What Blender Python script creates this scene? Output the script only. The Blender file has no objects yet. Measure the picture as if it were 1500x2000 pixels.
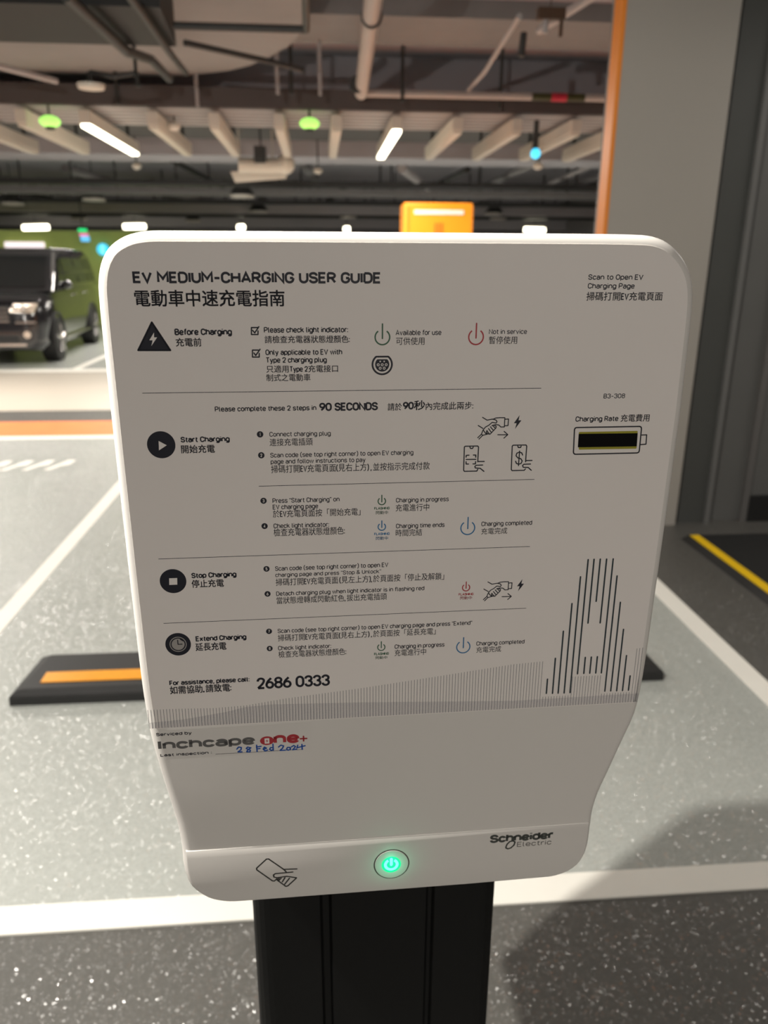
import bpy, bmesh, math, random
from mathutils import Vector, Matrix
random.seed(7)
S = bpy.context.scene
COL = S.collection
PI = math.pi

# ------------------------------------------------------------------ camera
cd = bpy.data.cameras.new('camera'); cam = bpy.data.objects.new('camera', cd); COL.objects.link(cam)
right = Vector((0.99671717, -0.08084562, 0.00434452))
down = Vector((-0.02097218, -0.30964354, -0.9506214))
fwd = Vector((0.07819882, 0.94740955, -0.31032255))
M = Matrix((right, -down, -fwd)).transposed().to_4x4(); M.translation = Vector((0, 0, 1.5))
cam.matrix_world = M
cd.sensor_fit = 'AUTO'; cd.sensor_width = 36.0; cd.lens = 27.0
cd.clip_start = 0.02; cd.clip_end = 200
cd.dof.use_dof = True; cd.dof.focus_distance = 0.575; cd.dof.aperture_fstop = 7.2
S.camera = cam

# ------------------------------------------------------------------ world, exposure
S.view_settings.view_transform = 'Standard'; S.view_settings.look = 'None'
S.view_settings.exposure = 0.0; S.view_settings.gamma = 1.0
S.view_settings.use_curve_mapping = False
W = bpy.data.worlds.new('world'); S.world = W; W.use_nodes = True
W.node_tree.nodes['Background'].inputs[0].default_value = (0.9, 0.95, 1.0, 1)
W.node_tree.nodes['Background'].inputs[1].default_value = 0.03

# ------------------------------------------------------------------ lights of the car park, with added fill lights
def area(name, loc, sx, sy, power, color=(1.0, 0.94, 0.86), rot=(0, 0, 0)):
    l = bpy.data.lights.new(name, 'AREA'); l.shape = 'RECTANGLE'; l.size = sx; l.size_y = sy
    l.energy = power; l.color = color
    o = bpy.data.objects.new(name, l); COL.objects.link(o); o.location = loc; o.rotation_euler = rot
    return o
KEY = (-0.875, 0.53, 2.42)
kd = bpy.data.lights.new('bay_lamp_light', 'POINT'); kd.energy = 310.0; kd.color = (1.0, 0.95, 0.87); kd.shadow_soft_size = 0.02
ko = bpy.data.objects.new('bay_lamp_light', kd); COL.objects.link(ko); ko.location = KEY
for x in (-9.0, -4.5, 0.0, 4.5):
    area('driveway_light', (x, 8.45, 2.72), 2.2, 0.12, 170.0)
area('right_fill_light', (3.6, 3.4, 2.9), 0.12, 1.4, 25.0)  # fill without a fixture, added to brighten the yellow stripe side
area('left_fill_light', (-3.2, 4.4, 2.85), 0.12, 1.4, 95.0)  # unseen fill added to lift the floor at mid-left
for x, y in ((-8.0, 24.0), (2.0, 24.0), (-4.0, 31.0), (5.0, 31.0)):
    area('hall_fill_light', (x, y, 2.6), 2.4, 0.3, 160.0)  # extra emitters added to lift the dark back of the hall
for x in (-9.0, -3.0, 3.0):
    area('far_bay_light', (x, 14.6, 2.85), 2.4, 0.12, 170.0)
for x, y, p in ((-5.5, -3.6, 25.0), (1.3, -3.4, 155.0)):
    area('rear_bay_light', (x, y, 2.85), 1.2, 0.12, p)

# ------------------------------------------------------------------ materials
MATS = {}
def mat(name, col, rough=0.5, metal=0.0, emit=None, es=1.0, var=0.06, scale=6.0, bump=0.0, bscale=200.0, spec=0.5, coat=0.0):
    if name in MATS: return MATS[name]
    m = bpy.data.materials.new(name); m.use_nodes = True; nt = m.node_tree; b = nt.nodes['Principled BSDF']
    b.inputs['Roughness'].default_value = rough; b.inputs['Metallic'].default_value = metal
    b.inputs['Specular IOR Level'].default_value = spec
    if coat: b.inputs['Coat Weight'].default_value = coat; b.inputs['Coat Roughness'].default_value = 0.08
    tc = nt.nodes.new('ShaderNodeTexCoord')
    n = nt.nodes.new('ShaderNodeTexNoise'); n.inputs['Scale'].default_value = scale; n.inputs['Detail'].default_value = 4
    nt.links.new(tc.outputs['Object'], n.inputs['Vector'])
    mx = nt.nodes.new('ShaderNodeMix'); mx.data_type = 'RGBA'
    mx.inputs[6].default_value = tuple(c * (1 - var) for c in col) + (1,)
    mx.inputs[7].default_value = tuple(min(1, c * (1 + var)) for c in col) + (1,)
    nt.links.new(n.outputs['Fac'], mx.inputs[0]); nt.links.new(mx.outputs[2], b.inputs['Base Color'])
    if bump:
        n2 = nt.nodes.new('ShaderNodeTexNoise'); n2.inputs['Scale'].default_value = bscale; n2.inputs['Detail'].default_value = 2
        nt.links.new(tc.outputs['Object'], n2.inputs['Vector'])
        bp = nt.nodes.new('ShaderNodeBump'); bp.inputs['Strength'].default_value = bump; bp.inputs['Distance'].default_value = 0.002
        nt.links.new(n2.outputs['Fac'], bp.inputs['Height']); nt.links.new(bp.outputs['Normal'], b.inputs['Normal'])
    if emit:
        b.inputs['Emission Color'].default_value = tuple(emit) + (1,); b.inputs['Emission Strength'].default_value = es
    MATS[name] = m
    return m
def sparkle(m, scale, amp, weight, rough):
    # tiny tilted grains under a clear coat, as in anti-slip floor coating
    nt = m.node_tree; b = nt.nodes['Principled BSDF']
    g = nt.nodes.new('ShaderNodeNewGeometry'); v = nt.nodes.new('ShaderNodeTexVoronoi'); v.inputs['Scale'].default_value = scale
    nt.links.new(g.outputs['Position'], v.inputs['Vector'])
    s = nt.nodes.new('ShaderNodeVectorMath'); s.operation = 'MULTIPLY_ADD'; s.inputs[1].default_value = (amp, amp, 0); s.inputs[2].default_value = (-amp/2, -amp/2, 0)
    nt.links.new(v.outputs['Color'], s.inputs[0])
    a = nt.nodes.new('ShaderNodeVectorMath'); a.operation = 'ADD'; nt.links.new(s.outputs[0], a.inputs[0]); nt.links.new(g.outputs['Normal'], a.inputs[1])
    n = nt.nodes.new('ShaderNodeVectorMath'); n.operation = 'NORMALIZE'; nt.links.new(a.outputs[0], n.inputs[0])
    nt.links.new(n.outputs[0], b.inputs['Coat Normal']); b.inputs['Coat Weight'].default_value = weight; b.inputs['Coat Roughness'].default_value = rough
    return m
asphalt = sparkle(mat('asphalt_grey', (0.095, 0.092, 0.083), 0.5, var=0.15, scale=3, bump=0.5, bscale=300, spec=0.5), 230, 1.15, 0.6, 0.19)
bay_paint = sparkle(mat('bay_paint_grey_green', (0.43, 0.45, 0.42), 0.45, var=0.06, scale=1.6, bump=0.3, bscale=240, spec=0.5), 210, 1.2, 0.8, 0.16)
line_paint = mat('line_paint_white', (0.88, 0.86, 0.79), 0.5, var=0.04, scale=8)
drive_paint = mat('driveway_beige', (0.52, 0.47, 0.40), 0.4, var=0.06, scale=0.8)
orange_floor = mat('floor_orange', (0.85, 0.24, 0.07), 0.5, var=0.15, scale=5)
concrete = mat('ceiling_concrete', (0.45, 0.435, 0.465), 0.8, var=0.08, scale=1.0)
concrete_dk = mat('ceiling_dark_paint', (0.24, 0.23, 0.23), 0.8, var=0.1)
steel_light = mat('galvanised_steel', (0.46, 0.43, 0.43), 0.5, 0.1, var=0.05)
steel_dk = mat('dark_painted_steel', (0.035, 0.035, 0.034), 0.5, var=0.1)
duct_dk = mat('brown_dark_duct', (0.085, 0.07, 0.068), 0.6, var=0.1)
lum_white = mat('luminaire_white', (0.75, 0.70, 0.62), 0.4, var=0.02)
tube_on = mat('lit_tube', (1, 1, 1), 0.4, emit=(1.0, 0.93, 0.70), es=6.0, var=0)
plastic_white = mat('white_plastic', (0.66, 0.635, 0.60), 0.38, var=0.01, scale=3, spec=0.4)
sheet_white = mat('printed_sheet_white', (0.79, 0.745, 0.71), 0.45, var=0.01, spec=0.35)
ink = mat('navy_ink', (0.006, 0.007, 0.016), 0.5, var=0.1)
ink_blk = mat('black_ink', (0.0015, 0.0015, 0.0015), 0.6, var=0, spec=0.1)
post_blk = mat('black_powder_coat', (0.004, 0.0042, 0.0042), 0.45, var=0.1, spec=0.2)
clad_grey = mat('column_cladding_grey', (0.37, 0.345, 0.31), 0.5, var=0.03, scale=1.5)
clad_orange = mat('column_edge_orange', (0.82, 0.26, 0.035), 0.5, var=0.05)
orange_box = mat('orange_enamel', (0.95, 0.30, 0.01), 0.4, var=0.05)
door_dk = mat('dark_grey_steel', (0.12, 0.12, 0.115), 0.45, var=0.05)
door_frame = mat('mid_grey_frame', (0.13, 0.125, 0.12), 0.45, var=0.05)
rubber = mat('black_rubber', (0.012, 0.012, 0.012), 0.55, var=0.2, scale=20)
yellow = mat('reflective_yellow', (1.0, 0.62, 0.005), 0.4, var=0.05)
amber = mat('reflective_amber', (0.95, 0.36, 0.01), 0.35, var=0.15, scale=60)
lime = mat('lime_wall_paint', (0.40, 0.50, 0.12), 0.6, var=0.08)
car_black = mat('car_black_paint', (0.012, 0.011, 0.013), 0.18, var=0.05, coat=1.0)
glass_dk = mat('car_dark_glass', (0.010, 0.012, 0.012), 0.05, var=0, spec=0.9)
chrome = mat('chrome', (0.75, 0.72, 0.70), 0.18, 1.0, var=0.02)
lamp_glass = mat('headlamp_lens', (0.72, 0.62, 0.52), 0.15, 0.3, var=0.2, scale=14)
COLR = {'ink': ink, 'green': mat('print_green', (0.035, 0.115, 0.06), 0.5), 'red': mat('print_red', (0.40, 0.025, 0.035), 0.5),
        'blue': mat('print_blue', (0.02, 0.16, 0.36), 0.5), 'logo': mat('print_grey', (0.115, 0.112, 0.11), 0.5),
        'brand': mat('print_dark_grey', (0.045, 0.05, 0.045), 0.5), 'brandl': mat('print_mid_grey', (0.14, 0.135, 0.125), 0.5)}
olive = mat('print_olive', (0.30, 0.28, 0.01), 0.5)
wave_grey = mat('print_line_grey', (0.19, 0.19, 0.20), 0.6)
fig_navy = mat('print_petrol', (0.012, 0.026, 0.035), 0.5)
pen_blue = mat('pen_blue', (0.01, 0.09, 0.42), 0.5)

# ------------------------------------------------------------------ mesh helpers
class MB:
    def __init__(s): s.v = []; s.f = []
    def add(s, vs, fs):
        b = len(s.v); s.v += [tuple(p) for p in vs]; s.f += [tuple(i + b for i in f) for f in fs]; return s
    def box(s, x0, x1, y0, y1, z0, z1):
        return s.add([(x0,y0,z0),(x1,y0,z0),(x1,y1,z0),(x0,y1,z0),(x0,y0,z1),(x1,y0,z1),(x1,y1,z1),(x0,y1,z1)],
                     [(0,3,2,1),(4,5,6,7),(0,1,5,4),(1,2,6,5),(2,3,7,6),(3,0,4,7)])
    def tube(s, p, q, r, n=12, r2=None):
        p = Vector(p); q = Vector(q); r2 = r if r2 is None else r2; d = (q - p).normalized()
        a = d.orthogonal().normalized(); c = d.cross(a)
        vs = [p + (a * math.cos(t) + c * math.sin(t)) * r for t in [2*PI*i/n for i in range(n)]]
        vs += [q + (a * math.cos(t) + c * math.sin(t)) * r2 for t in [2*PI*i/n for i in range(n)]]
        fs = [(i, (i+1) % n, n + (i+1) % n, n + i) for i in range(n)] + [tuple(range(n))[::-1], tuple(range(n, 2*n))]
        return s.add(vs, fs)
    def path(s, pts, r, n=10):
        for a, b in zip(pts, pts[1:]): s.tube(a, b, r, n)
        for p in pts[1:-1]: s.ball(p, r, 8)
        return s
    def ball(s, c, r, n=8, sz=1.0):
        rings = n // 2; vs = [(c[0], c[1], c[2] - r*sz)]
        for i in range(1, rings):
            a = -PI/2 + PI*i/rings
            for j in range(n): vs.append((c[0]+r*math.cos(a)*math.cos(2*PI*j/n), c[1]+r*math.cos(a)*math.sin(2*PI*j/n), c[2]+r*sz*math.sin(a)))
        vs.append((c[0], c[1], c[2] + r*sz)); L = len(vs) - 1; fs = []
        for j in range(n): fs.append((0, 1+(j+1) % n, 1+j)); fs.append((L, L-n+j, L-n+(j+1) % n))
        for i in range(rings-2):
            for j in range(n): a = 1+i*n; fs.append((a+j, a+(j+1) % n, a+n+(j+1) % n, a+n+j))
        return s.add(vs, fs)
    def rings(s, rs, cap0=True, cap1=True):
        n = len(rs[0]); vs = [p for r in rs for p in r]; fs = []
        for k in range(len(rs)-1):
            for i in range(n): fs.append((k*n+i, k*n+(i+1) % n, (k+1)*n+(i+1) % n, (k+1)*n+i))
        if cap0: fs.append(tuple(range(n))[::-1])
        if cap1: fs.append(tuple(range((len(rs)-1)*n, len(rs)*n)))
        return s.add(vs, fs)
    def build(s, name, m, parent=None, smooth=False, bevel=0.0, **kw):
        me = bpy.data.meshes.new(name); me.from_pydata(s.v, [], s.f)
        bm = bmesh.new(); bm.from_mesh(me); bmesh.ops.recalc_face_normals(bm, faces=bm.faces)
        if bevel: bmesh.ops.bevel(bm, geom=bm.edges[:], offset=bevel, segments=2, affect='EDGES', clamp_overlap=True)
        bm.to_mesh(me); bm.free()
        me.materials.append(m)
        o = bpy.data.objects.new(name, me); COL.objects.link(o)
        if parent: o.parent = parent
        if smooth: shade(o)
        tag(o, **kw); return o
def shade(o, ang=0.7):
    for p in o.data.polygons: p.use_smooth = True
    o.data.set_sharp_from_angle(angle=ang)
def tag(o, label=None, cat=None, group=None, kind=None):
    if label: o['label'] = label
    if cat: o['category'] = cat
    if group: o['group'] = group
    if kind: o['kind'] = kind
    return o
def thing(name, loc, label, cat, group=None, rz=0.0):
    o = bpy.data.objects.new(name, None); o.empty_display_size = 0.1; COL.objects.link(o); o.location = loc; o.rotation_euler = (0, 0, rz)
    return tag(o, label, cat, group)
def copy_tree(o, parent=None):
    c = o.copy(); COL.objects.link(c); c.parent = parent
    for ch in [x for x in bpy.data.objects if x.parent == o]: copy_tree(ch, c)
    return c
def struct(name, mb, m, **k): return mb.build(name, m, kind='structure', **k)

# ------------------------------------------------------------------ the setting
floor = struct('floor', MB().box(-16, 9, -6, 40, -0.2, 0.0), asphalt)
def paint(name, x0, x1, y0, y1, h, m, label=None): return MB().box(x0, x1, y0, y1, 0.0, h).build(name, m, floor, label=label)
paint('bay_paint', -1.37, 1.56, 1.54, 6.83, 0.003, bay_paint, 'light grey-green painted parking bay')
paint('bay_paint', -9.0, -1.453, 1.54, 6.83, 0.003, bay_paint)
paint('parking_line', -9.0, 6.0, 1.462, 1.547, 0.005, line_paint)
paint('parking_line', -1.453, -1.37, 1.547, 6.83, 0.005, line_paint)
paint('parking_line', 1.56, 1.65, 1.547, 6.83, 0.005, line_paint)
paint('parking_line', -9.0, 6.0, 6.83, 6.95, 0.005, line_paint)
paint('orange_band', -9.0, 6.0, 6.95, 7.62, 0.004, orange_floor)
paint('driveway_paint', -14, 6.0, 8.2, 11.15, 0.004, drive_paint)
paint('parking_line', -14, 6.0, 11.2, 11.5, 0.005, line_paint)
paint('bay_paint', -14, 6.0, 11.5, 19.9, 0.003, bay_paint)
paint('parking_line', -3.58, -3.46, 11.5, 17.0, 0.005, line_paint)
mb = MB()
for i in range(7):
    x = -3.05 + i*0.16
    mb.add([(x, 5.75, 0.004), (x+0.05, 5.75, 0.004), (x+0.16, 6.05, 0.004), (x+0.10, 6.05, 0.004)], [(0, 1, 2, 3)])
    mb.add([(x+0.10, 6.05, 0.0042), (x+0.16, 6.05, 0.0042), (x+0.15, 5.9, 0.0042), (x+0.07, 5.85, 0.0042)], [(0, 1, 2, 3)])
mb.build('bay_marking', line_paint, floor)
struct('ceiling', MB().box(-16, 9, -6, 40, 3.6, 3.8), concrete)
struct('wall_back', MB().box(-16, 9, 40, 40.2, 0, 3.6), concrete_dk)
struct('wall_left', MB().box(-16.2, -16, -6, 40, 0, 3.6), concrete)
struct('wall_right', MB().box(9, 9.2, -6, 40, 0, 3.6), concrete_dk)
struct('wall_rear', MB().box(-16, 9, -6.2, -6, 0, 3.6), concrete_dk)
struct('wall_lime', MB().box(-16, -2.2, 20.0, 20.15, 0, 2.16), lime)

# ------------------------------------------------------------------ charger
ZB = 0.964
TEXTS = [
    ('EV MEDIUM-CHARGING USER GUIDE', -183.67, -19.51, 529.01, 521.54, 'L', 2, 'ink'),
    ('電動車中速充電指南', -183.52, -85.16, 516.74, 506.92, 'C', 2, 'ink'),
    ('Before Charging', -159.49, -121.24, 492.34, 487.89, 'L', 2, 'ink'),
    ('充電前', -159.05, -142.14, 485.79, 480.51, 'C', 2, 'ink'),
    ('Please check light indicator:', -99.83, -42.29, 493.19, 489.23, 'L', 1, 'ink'),
    ('請檢查充電器狀態燈顏色:', -99.48, -41.5, 487.04, 482.37, 'C', 1, 'ink'),
    ('Only applicable to EV with', -99.45, -46.57, 478.08, 474.2, 'L', 1, 'ink'),
    ('Type 2 charging plug', -99.4, -57.34, 472.8, 468.9, 'L', 1, 'ink'),
    ('只適用Type 2充電接口', -99.23, -49.73, 466.93, 462.29, 'C', 1, 'ink'),
    ('制式之電動車', -99.49, -69.02, 461.02, 456.35, 'C', 1, 'ink'),
    ('Available for use', -9.38, 22.87, 490.89, 487.14, 'L', 0, 'ink'),
    ('可供使用', -9.01, 11.02, 485.53, 480.63, 'C', 0, 'ink'),
    ('Not in service', 56.65, 84.07, 491.1, 487.58, 'L', 0, 'ink'),
    ('暫停使用', 56.9, 77.28, 485.85, 480.85, 'C', 0, 'ink'),
    ('Scan to Open EV', 125.43, 165.39, 528.05, 524.33, 'L', 1, 'ink'),
    ('Charging Page', 125.62, 159.74, 522.17, 518.43, 'L', 1, 'ink'),
    ('掃碼打開EV充電頁面', 125.33, 181.06, 515.91, 510.43, 'C', 1, 'ink'),
    ('B3-308', 144.51, 160.94, 444.59, 441.01, 'L', 0, 'ink'),
    ('Charging Rate', 124.66, 157.55, 428.07, 424.05, 'L', 1, 'ink'),
    ('充電費用', 159.4, 181.47, 428.7, 423.47, 'C', 1, 'ink'),
    ('Please complete these 2 steps in', -136.1, -65.35, 439.22, 435.47, 'L', 1, 'ink'),
    ('90 SECONDS', -63.36, -21.59, 440.79, 434.8, 'L', 2, 'ink'),
    ('請於', -14.55, -4.47, 439.52, 434.5, 'C', 1, 'ink'),
    ('90秒', -3.07, 12.31, 441.12, 434.63, 'C', 2, 'ink'),
    ('內完成此兩步:', 12.91, 47.32, 439.76, 434.57, 'C', 1, 'ink'),
    ('Start Charging', -161.1, -126.97, 418.12, 414.0, 'L', 2, 'ink'),
    ('開始充電', -161.15, -137.89, 411.78, 406.3, 'C', 2, 'ink'),
    ('Connect charging plug', -99.06, -55.52, 420.52, 416.96, 'L', 0, 'ink'),
    ('連接充電插頭', -99.13, -68.57, 415.39, 410.25, 'C', 0, 'ink'),
    ('Scan code (see top right corner) to open EV charging', -99.11, 4.52, 405.29, 401.67, 'L', 0, 'ink'),
    ('page and follow instructions to pay', -99.01, -30.52, 400.53, 396.96, 'L', 0, 'ink'),
    ('掃碼打開EV充電頁面(見右上方) , 並按指示完成付款', -98.92, 16.76, 395.82, 390.29, 'C', 0, 'ink'),
    ('Press "Start Charging" on', -98.89, -49.88, 371.2, 367.44, 'L', 0, 'ink'),
    ('EV charging page', -98.93, -65.67, 366.34, 362.56, 'L', 0, 'ink'),
    ('於EV充電頁面按「開始充電」', -98.97, -34.47, 361.76, 356.34, 'C', 0, 'ink'),
    ('Check light indicator:', -98.92, -57.93, 351.75, 347.91, 'L', 0, 'ink'),
    ('檢查充電器狀態燈顏色:', -98.95, -46.55, 347.42, 341.71, 'C', 0, 'ink'),
    ('FLASHING', -24.21, -12.7, 362.28, 360.2, 'L', 2, 'green'),
    ('閃動中', -22.98, -13.9, 359.04, 356.55, 'C', 1, 'green'),
    ('FLASHING', -24.2, -12.56, 342.07, 339.95, 'L', 2, 'blue'),
    ('閃動中', -22.96, -13.78, 338.76, 336.21, 'C', 1, 'blue'),
    ('Charging in progress', -8.01, 31.86, 369.01, 365.34, 'L', 0, 'ink'),
    ('充電進行中', -8.11, 17.18, 363.74, 358.44, 'C', 0, 'ink'),
    ('Charging time ends', -7.82, 29.26, 348.72, 344.97, 'L', 0, 'ink'),
    ('時間完結', -7.93, 12.14, 343.83, 338.66, 'C', 0, 'ink'),
    ('Charging completed', 57.57, 97.18, 348.39, 344.56, 'L', 0, 'ink'),
    ('充電完成', 57.82, 78.04, 342.82, 338.0, 'C', 0, 'ink'),
    ('Stop Charging', -161.13, -127.91, 314.82, 310.46, 'L', 2, 'ink'),
    ('停止充電', -161.27, -137.75, 308.71, 302.86, 'C', 2, 'ink'),
    ('Scan code (see top right corner) to open EV', -99.14, -13.41, 317.77, 313.99, 'L', 0, 'ink'),
    ('charging page and press "Stop & Unlock"', -99.16, -18.91, 312.4, 308.98, 'L', 0, 'ink'),
    ('掃碼打開EV充電頁面 (見左上方), 於頁面按「停止及解鎖」', -99.04, 30.12, 307.42, 301.84, 'C', 0, 'ink'),
    ('Detach charging plug when light indicator is in flashing red', -99.1, 14.84, 297.14, 293.45, 'L', 0, 'ink'),
    ('當狀態燈轉成閃動紅色, 拔出充電插頭', -98.98, -14.41, 292.2, 286.79, 'C', 0, 'ink'),
    ('Extend Charging', -161.71, -123.19, 262.48, 258.0, 'L', 2, 'ink'),
    ('延長充電', -162.15, -138.98, 256.21, 250.03, 'C', 2, 'ink'),
    ('Scan code (see top right corner) to open EV charging page and press "Extend"', -99.22, 53.91, 265.77, 261.96, 'L', 0, 'ink'),
    ('掃碼打開EV充電頁面(見右上方) , 於頁面按「延長充電」', -99.23, 24.64, 260.5, 255.03, 'C', 0, 'ink'),
    ('Check light indicator:', -99.43, -58.03, 250.99, 247.17, 'L', 0, 'ink'),
    ('檢查充電器狀態燈顏色:', -99.3, -46.59, 246.21, 240.71, 'C', 0, 'ink'),
    ('FLASHING', -24.29, -12.43, 241.18, 238.82, 'L', 2, 'green'),
    ('閃動中', -23.1, -13.76, 237.75, 235.29, 'C', 1, 'green'),
    ('Charging in progress', -7.95, 32.13, 247.68, 243.74, 'L', 0, 'ink'),
    ('充電進行中', -7.91, 17.38, 242.79, 237.32, 'C', 0, 'ink'),
    ('FLASHING', 42.07, 53.89, 289.77, 287.58, 'L', 2, 'red'),
    ('閃動中', 43.36, 52.72, 286.74, 284.24, 'C', 1, 'red'),
    ('Charging completed', 57.98, 97.56, 246.99, 243.18, 'L', 0, 'ink'),
    ('充電完成', 58.2, 78.54, 241.85, 236.87, 'C', 0, 'ink'),
    ('For assistance, please call:', -184.4, -122.55, 225.24, 220.91, 'L', 2, 'ink'),
    ('如需協助, 請致電:', -184.33, -137.5, 219.8, 213.31, 'C', 2, 'ink'),
    ('2686 0333', -117.34, -59.58, 224.02, 213.64, 'L', 1, 'ink'),
]
STICKER_TEXTS = [
    ('Serviced by', -198.47, -170.61, 178.61, 175.55, 'L', 2, 'ink'),
    ('Inchcape', -197.99, -121.31, 171.7, 162.66, 'L', 3, 'logo'),
    ('ne', -106.21, -85.37, 169.59, 161.86, 'X', 3, 'red'),
    ('Last inspection :', -196.73, -156.06, 159.05, 156.27, 'L', 2, 'ink'),
    ('Schneider', 78.26, 136.07, 56.57, 47.64, 'L', 3, 'brand'),
    ('Electric', 103.16, 134.65, 46.95, 41.51, 'L', 0, 'brand'),
]
BULLETS = [('1', -105.61, 418.86), ('2', -105.43, 403.61), ('3', -105.33, 369.5), ('4', -105.44, 349.95), ('5', -105.47, 315.93), ('6', -105.57, 295.46), ('7', -105.77, 263.94), ('8', -105.87, 249.14)]
DIVIDERS = [(-184.19, 96.98, 449.12), (-108.06, 96.58, 380.65), (-183.7, 96.51, 326.8), (-184.35, 96.96, 274.47)]
POWER = [('green', -18.57, 485.89, 5.08, 494.87, 485.02, 0.5), ('red', 47.58, 485.72, 5.21, 495.02, 485.02, 0.5), ('green', -18.56, 366.75, 2.76, 371.36, 366.19, 0.41), ('blue', -18.49, 346.62, 2.79, 351.33, 346.05, 0.41), ('blue', 47.19, 343.61, 5.32, 352.08, 343.04, 0.46), ('red', 47.76, 294.32, 2.85, 299.09, 293.66, 0.41), ('green', -18.55, 245.78, 2.86, 250.7, 245.28, 0.41), ('blue', 47.47, 242.72, 5.35, 250.95, 241.9, 0.46)]
FIGURE_BARS = [((119.09, 209.91), (119.19, 195.53)), ((124.38, 228.88), (124.4, 195.22)), ((129.13, 253.18), (129.3, 195.11)), ((134.19, 277.4), (134.52, 194.97)), ((139.06, 300.3), (139.73, 195.01)), ((143.95, 314.66), (144.74, 212.43)), ((148.87, 314.79), (149.43, 258.47)), ((149.63, 228.39), (149.77, 212.49)), ((153.97, 314.76), (154.44, 277.48)), ((154.78, 228.46), (154.82, 212.38)), ((159.1, 314.57), (159.64, 258.15)), ((159.79, 228.53), (160.04, 212.26)), ((164.21, 314.53), (165.27, 212.14)), ((169.32, 299.89), (169.5, 194.66)), ((174.6, 276.76), (174.47, 194.54)), ((179.78, 252.39), (179.6, 194.42)), ((185.0, 228.23), (184.59, 194.3)), ((190.23, 209.02), (189.73, 194.35))]
PLUG_HAND = [[(54.83, 428.44), (58.21, 426.39), (62.29, 427.05), (64.84, 426.37), (65.67, 425.22), (65.18, 424.1), (62.17, 424.69), (59.76, 422.59), (57.3, 421.27), (55.58, 419.02), (54.56, 416.06), (51.93, 413.45)], [(62.52, 426.86), (64.76, 427.83), (67.72, 428.05), (71.39, 427.95), (71.39, 421.16), (68.77, 421.12), (67.08, 422.7), (64.32, 422.97)], [(71.68, 426.81), (74.2, 426.95), (74.1, 422.12), (71.53, 421.94)], [(51.86, 422.5), (55.52, 420.25)], [(55.8, 419.01), (57.75, 416.46), (59.15, 416.07), (55.52, 415.13), (52.89, 412.42)], [(54.56, 416.06), (55.52, 415.22)], [(58.57, 418.74), (58.17, 417.37), (59.14, 416.21), (60.99, 415.94), (65.13, 420.45), (65.31, 421.59), (63.41, 422.76), (62.07, 422.1)], [(58.35, 418.51), (60.28, 416.42)], [(59.65, 420.09), (61.61, 417.54)], [(60.96, 421.43), (63.15, 418.88)], [(62.51, 422.55), (64.69, 420.23)], [(66.77, 415.38), (74.16, 415.24)], [(71.39, 417.82), (74.29, 415.33), (71.52, 412.76)]]
PLUG_BOLT = [(82.4, 429.72), (78.33, 423.78), (80.45, 423.75), (79.42, 419.37), (83.92, 425.83), (81.71, 425.87)]
PLUG_ANCHOR = [(92.47, 299.67)]
PHONE_SCAN = [[(52.71, 395.25), (52.78, 406.42), (52.19, 407.22), (42.77, 407.23), (42.2, 406.64), (42.3, 389.14), (42.89, 388.18), (52.31, 388.2), (52.95, 389.6)], [(46.33, 406.55), (46.84, 405.53), (48.35, 405.5), (48.82, 406.5)], [(43.78, 398.95), (43.82, 400.34), (45.93, 400.44)], [(49.16, 400.46), (51.01, 400.42), (50.98, 398.79)], [(43.84, 397.22), (51.24, 397.15)], [(43.91, 395.54), (43.98, 393.75), (45.83, 393.71)], [(49.16, 393.73), (51.01, 393.69), (51.07, 395.52)], [(52.93, 395.48), (57.57, 395.42)], [(56.53, 392.72), (51.66, 392.64), (50.63, 391.77), (51.05, 390.59), (54.78, 390.22), (57.68, 387.83)]]
PHONE_PAY = [[(88.99, 394.44), (89.12, 406.39), (88.55, 407.24), (78.78, 407.29), (78.12, 406.61), (78.44, 388.77), (79.1, 387.9), (88.36, 387.92), (89.24, 388.99)], [(82.31, 406.53), (82.84, 405.49), (84.47, 405.46), (84.92, 406.47)], [(89.16, 395.38), (93.86, 395.37)], [(92.91, 392.65), (87.83, 392.57), (86.86, 391.65), (87.41, 390.31), (91.29, 390.03), (93.79, 387.79)], [(86.36, 399.67), (85.65, 401.32), (83.75, 401.97), (81.93, 401.17), (81.43, 399.31), (82.84, 397.63), (85.23, 396.88), (86.36, 395.2), (85.68, 393.33), (83.84, 392.66), (82.06, 393.41), (81.35, 395.08)], [(83.93, 402.76), (83.76, 391.63)]]
CARD = [[(-108.79, 26.46), (-111.14, 24.2), (-112.77, 24.51), (-125.63, 37.55), (-125.71, 39.34), (-116.9, 48.19), (-115.07, 48.12), (-102.68, 35.93), (-100.72, 33.18)], [(-102.88, 35.94), (-91.39, 35.39)], [(-94.99, 32.38), (-110.01, 31.99), (-111.61, 30.85), (-111.38, 28.51), (-108.95, 27.51), (-100.28, 28.24), (-92.09, 25.91), (-92.74, 24.94), (-99.81, 17.81), (-101.48, 17.45), (-108.64, 24.89), (-106.92, 26.8)], [(-101.97, 26.85), (-104.39, 22.67)], [(-98.08, 25.96), (-102.43, 19.88)], [(-105.28, 26.64), (-107.43, 24.26)]]
TRIANGLE = [(-173.79, 496.56), (-184.45, 478.12), (-163.07, 477.97)]
TRI_BOLT = [(-172.9, 489.84), (-176.44, 484.73), (-174.29, 484.72), (-175.43, 480.92), (-171.16, 486.6), (-173.18, 486.61)]
CHECKS = [[[(-103.92, 492.79), (-108.06, 492.81), (-108.28, 488.18), (-103.86, 488.16), (-103.75, 490.61)], [(-107.32, 490.9), (-106.02, 489.26), (-103.07, 493.33)]], [[(-104.06, 477.7), (-108.1, 477.73), (-108.32, 473.01), (-103.72, 472.98), (-103.61, 475.48)], [(-107.22, 475.78), (-106.04, 474.11), (-102.93, 478.25)]]]
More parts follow.
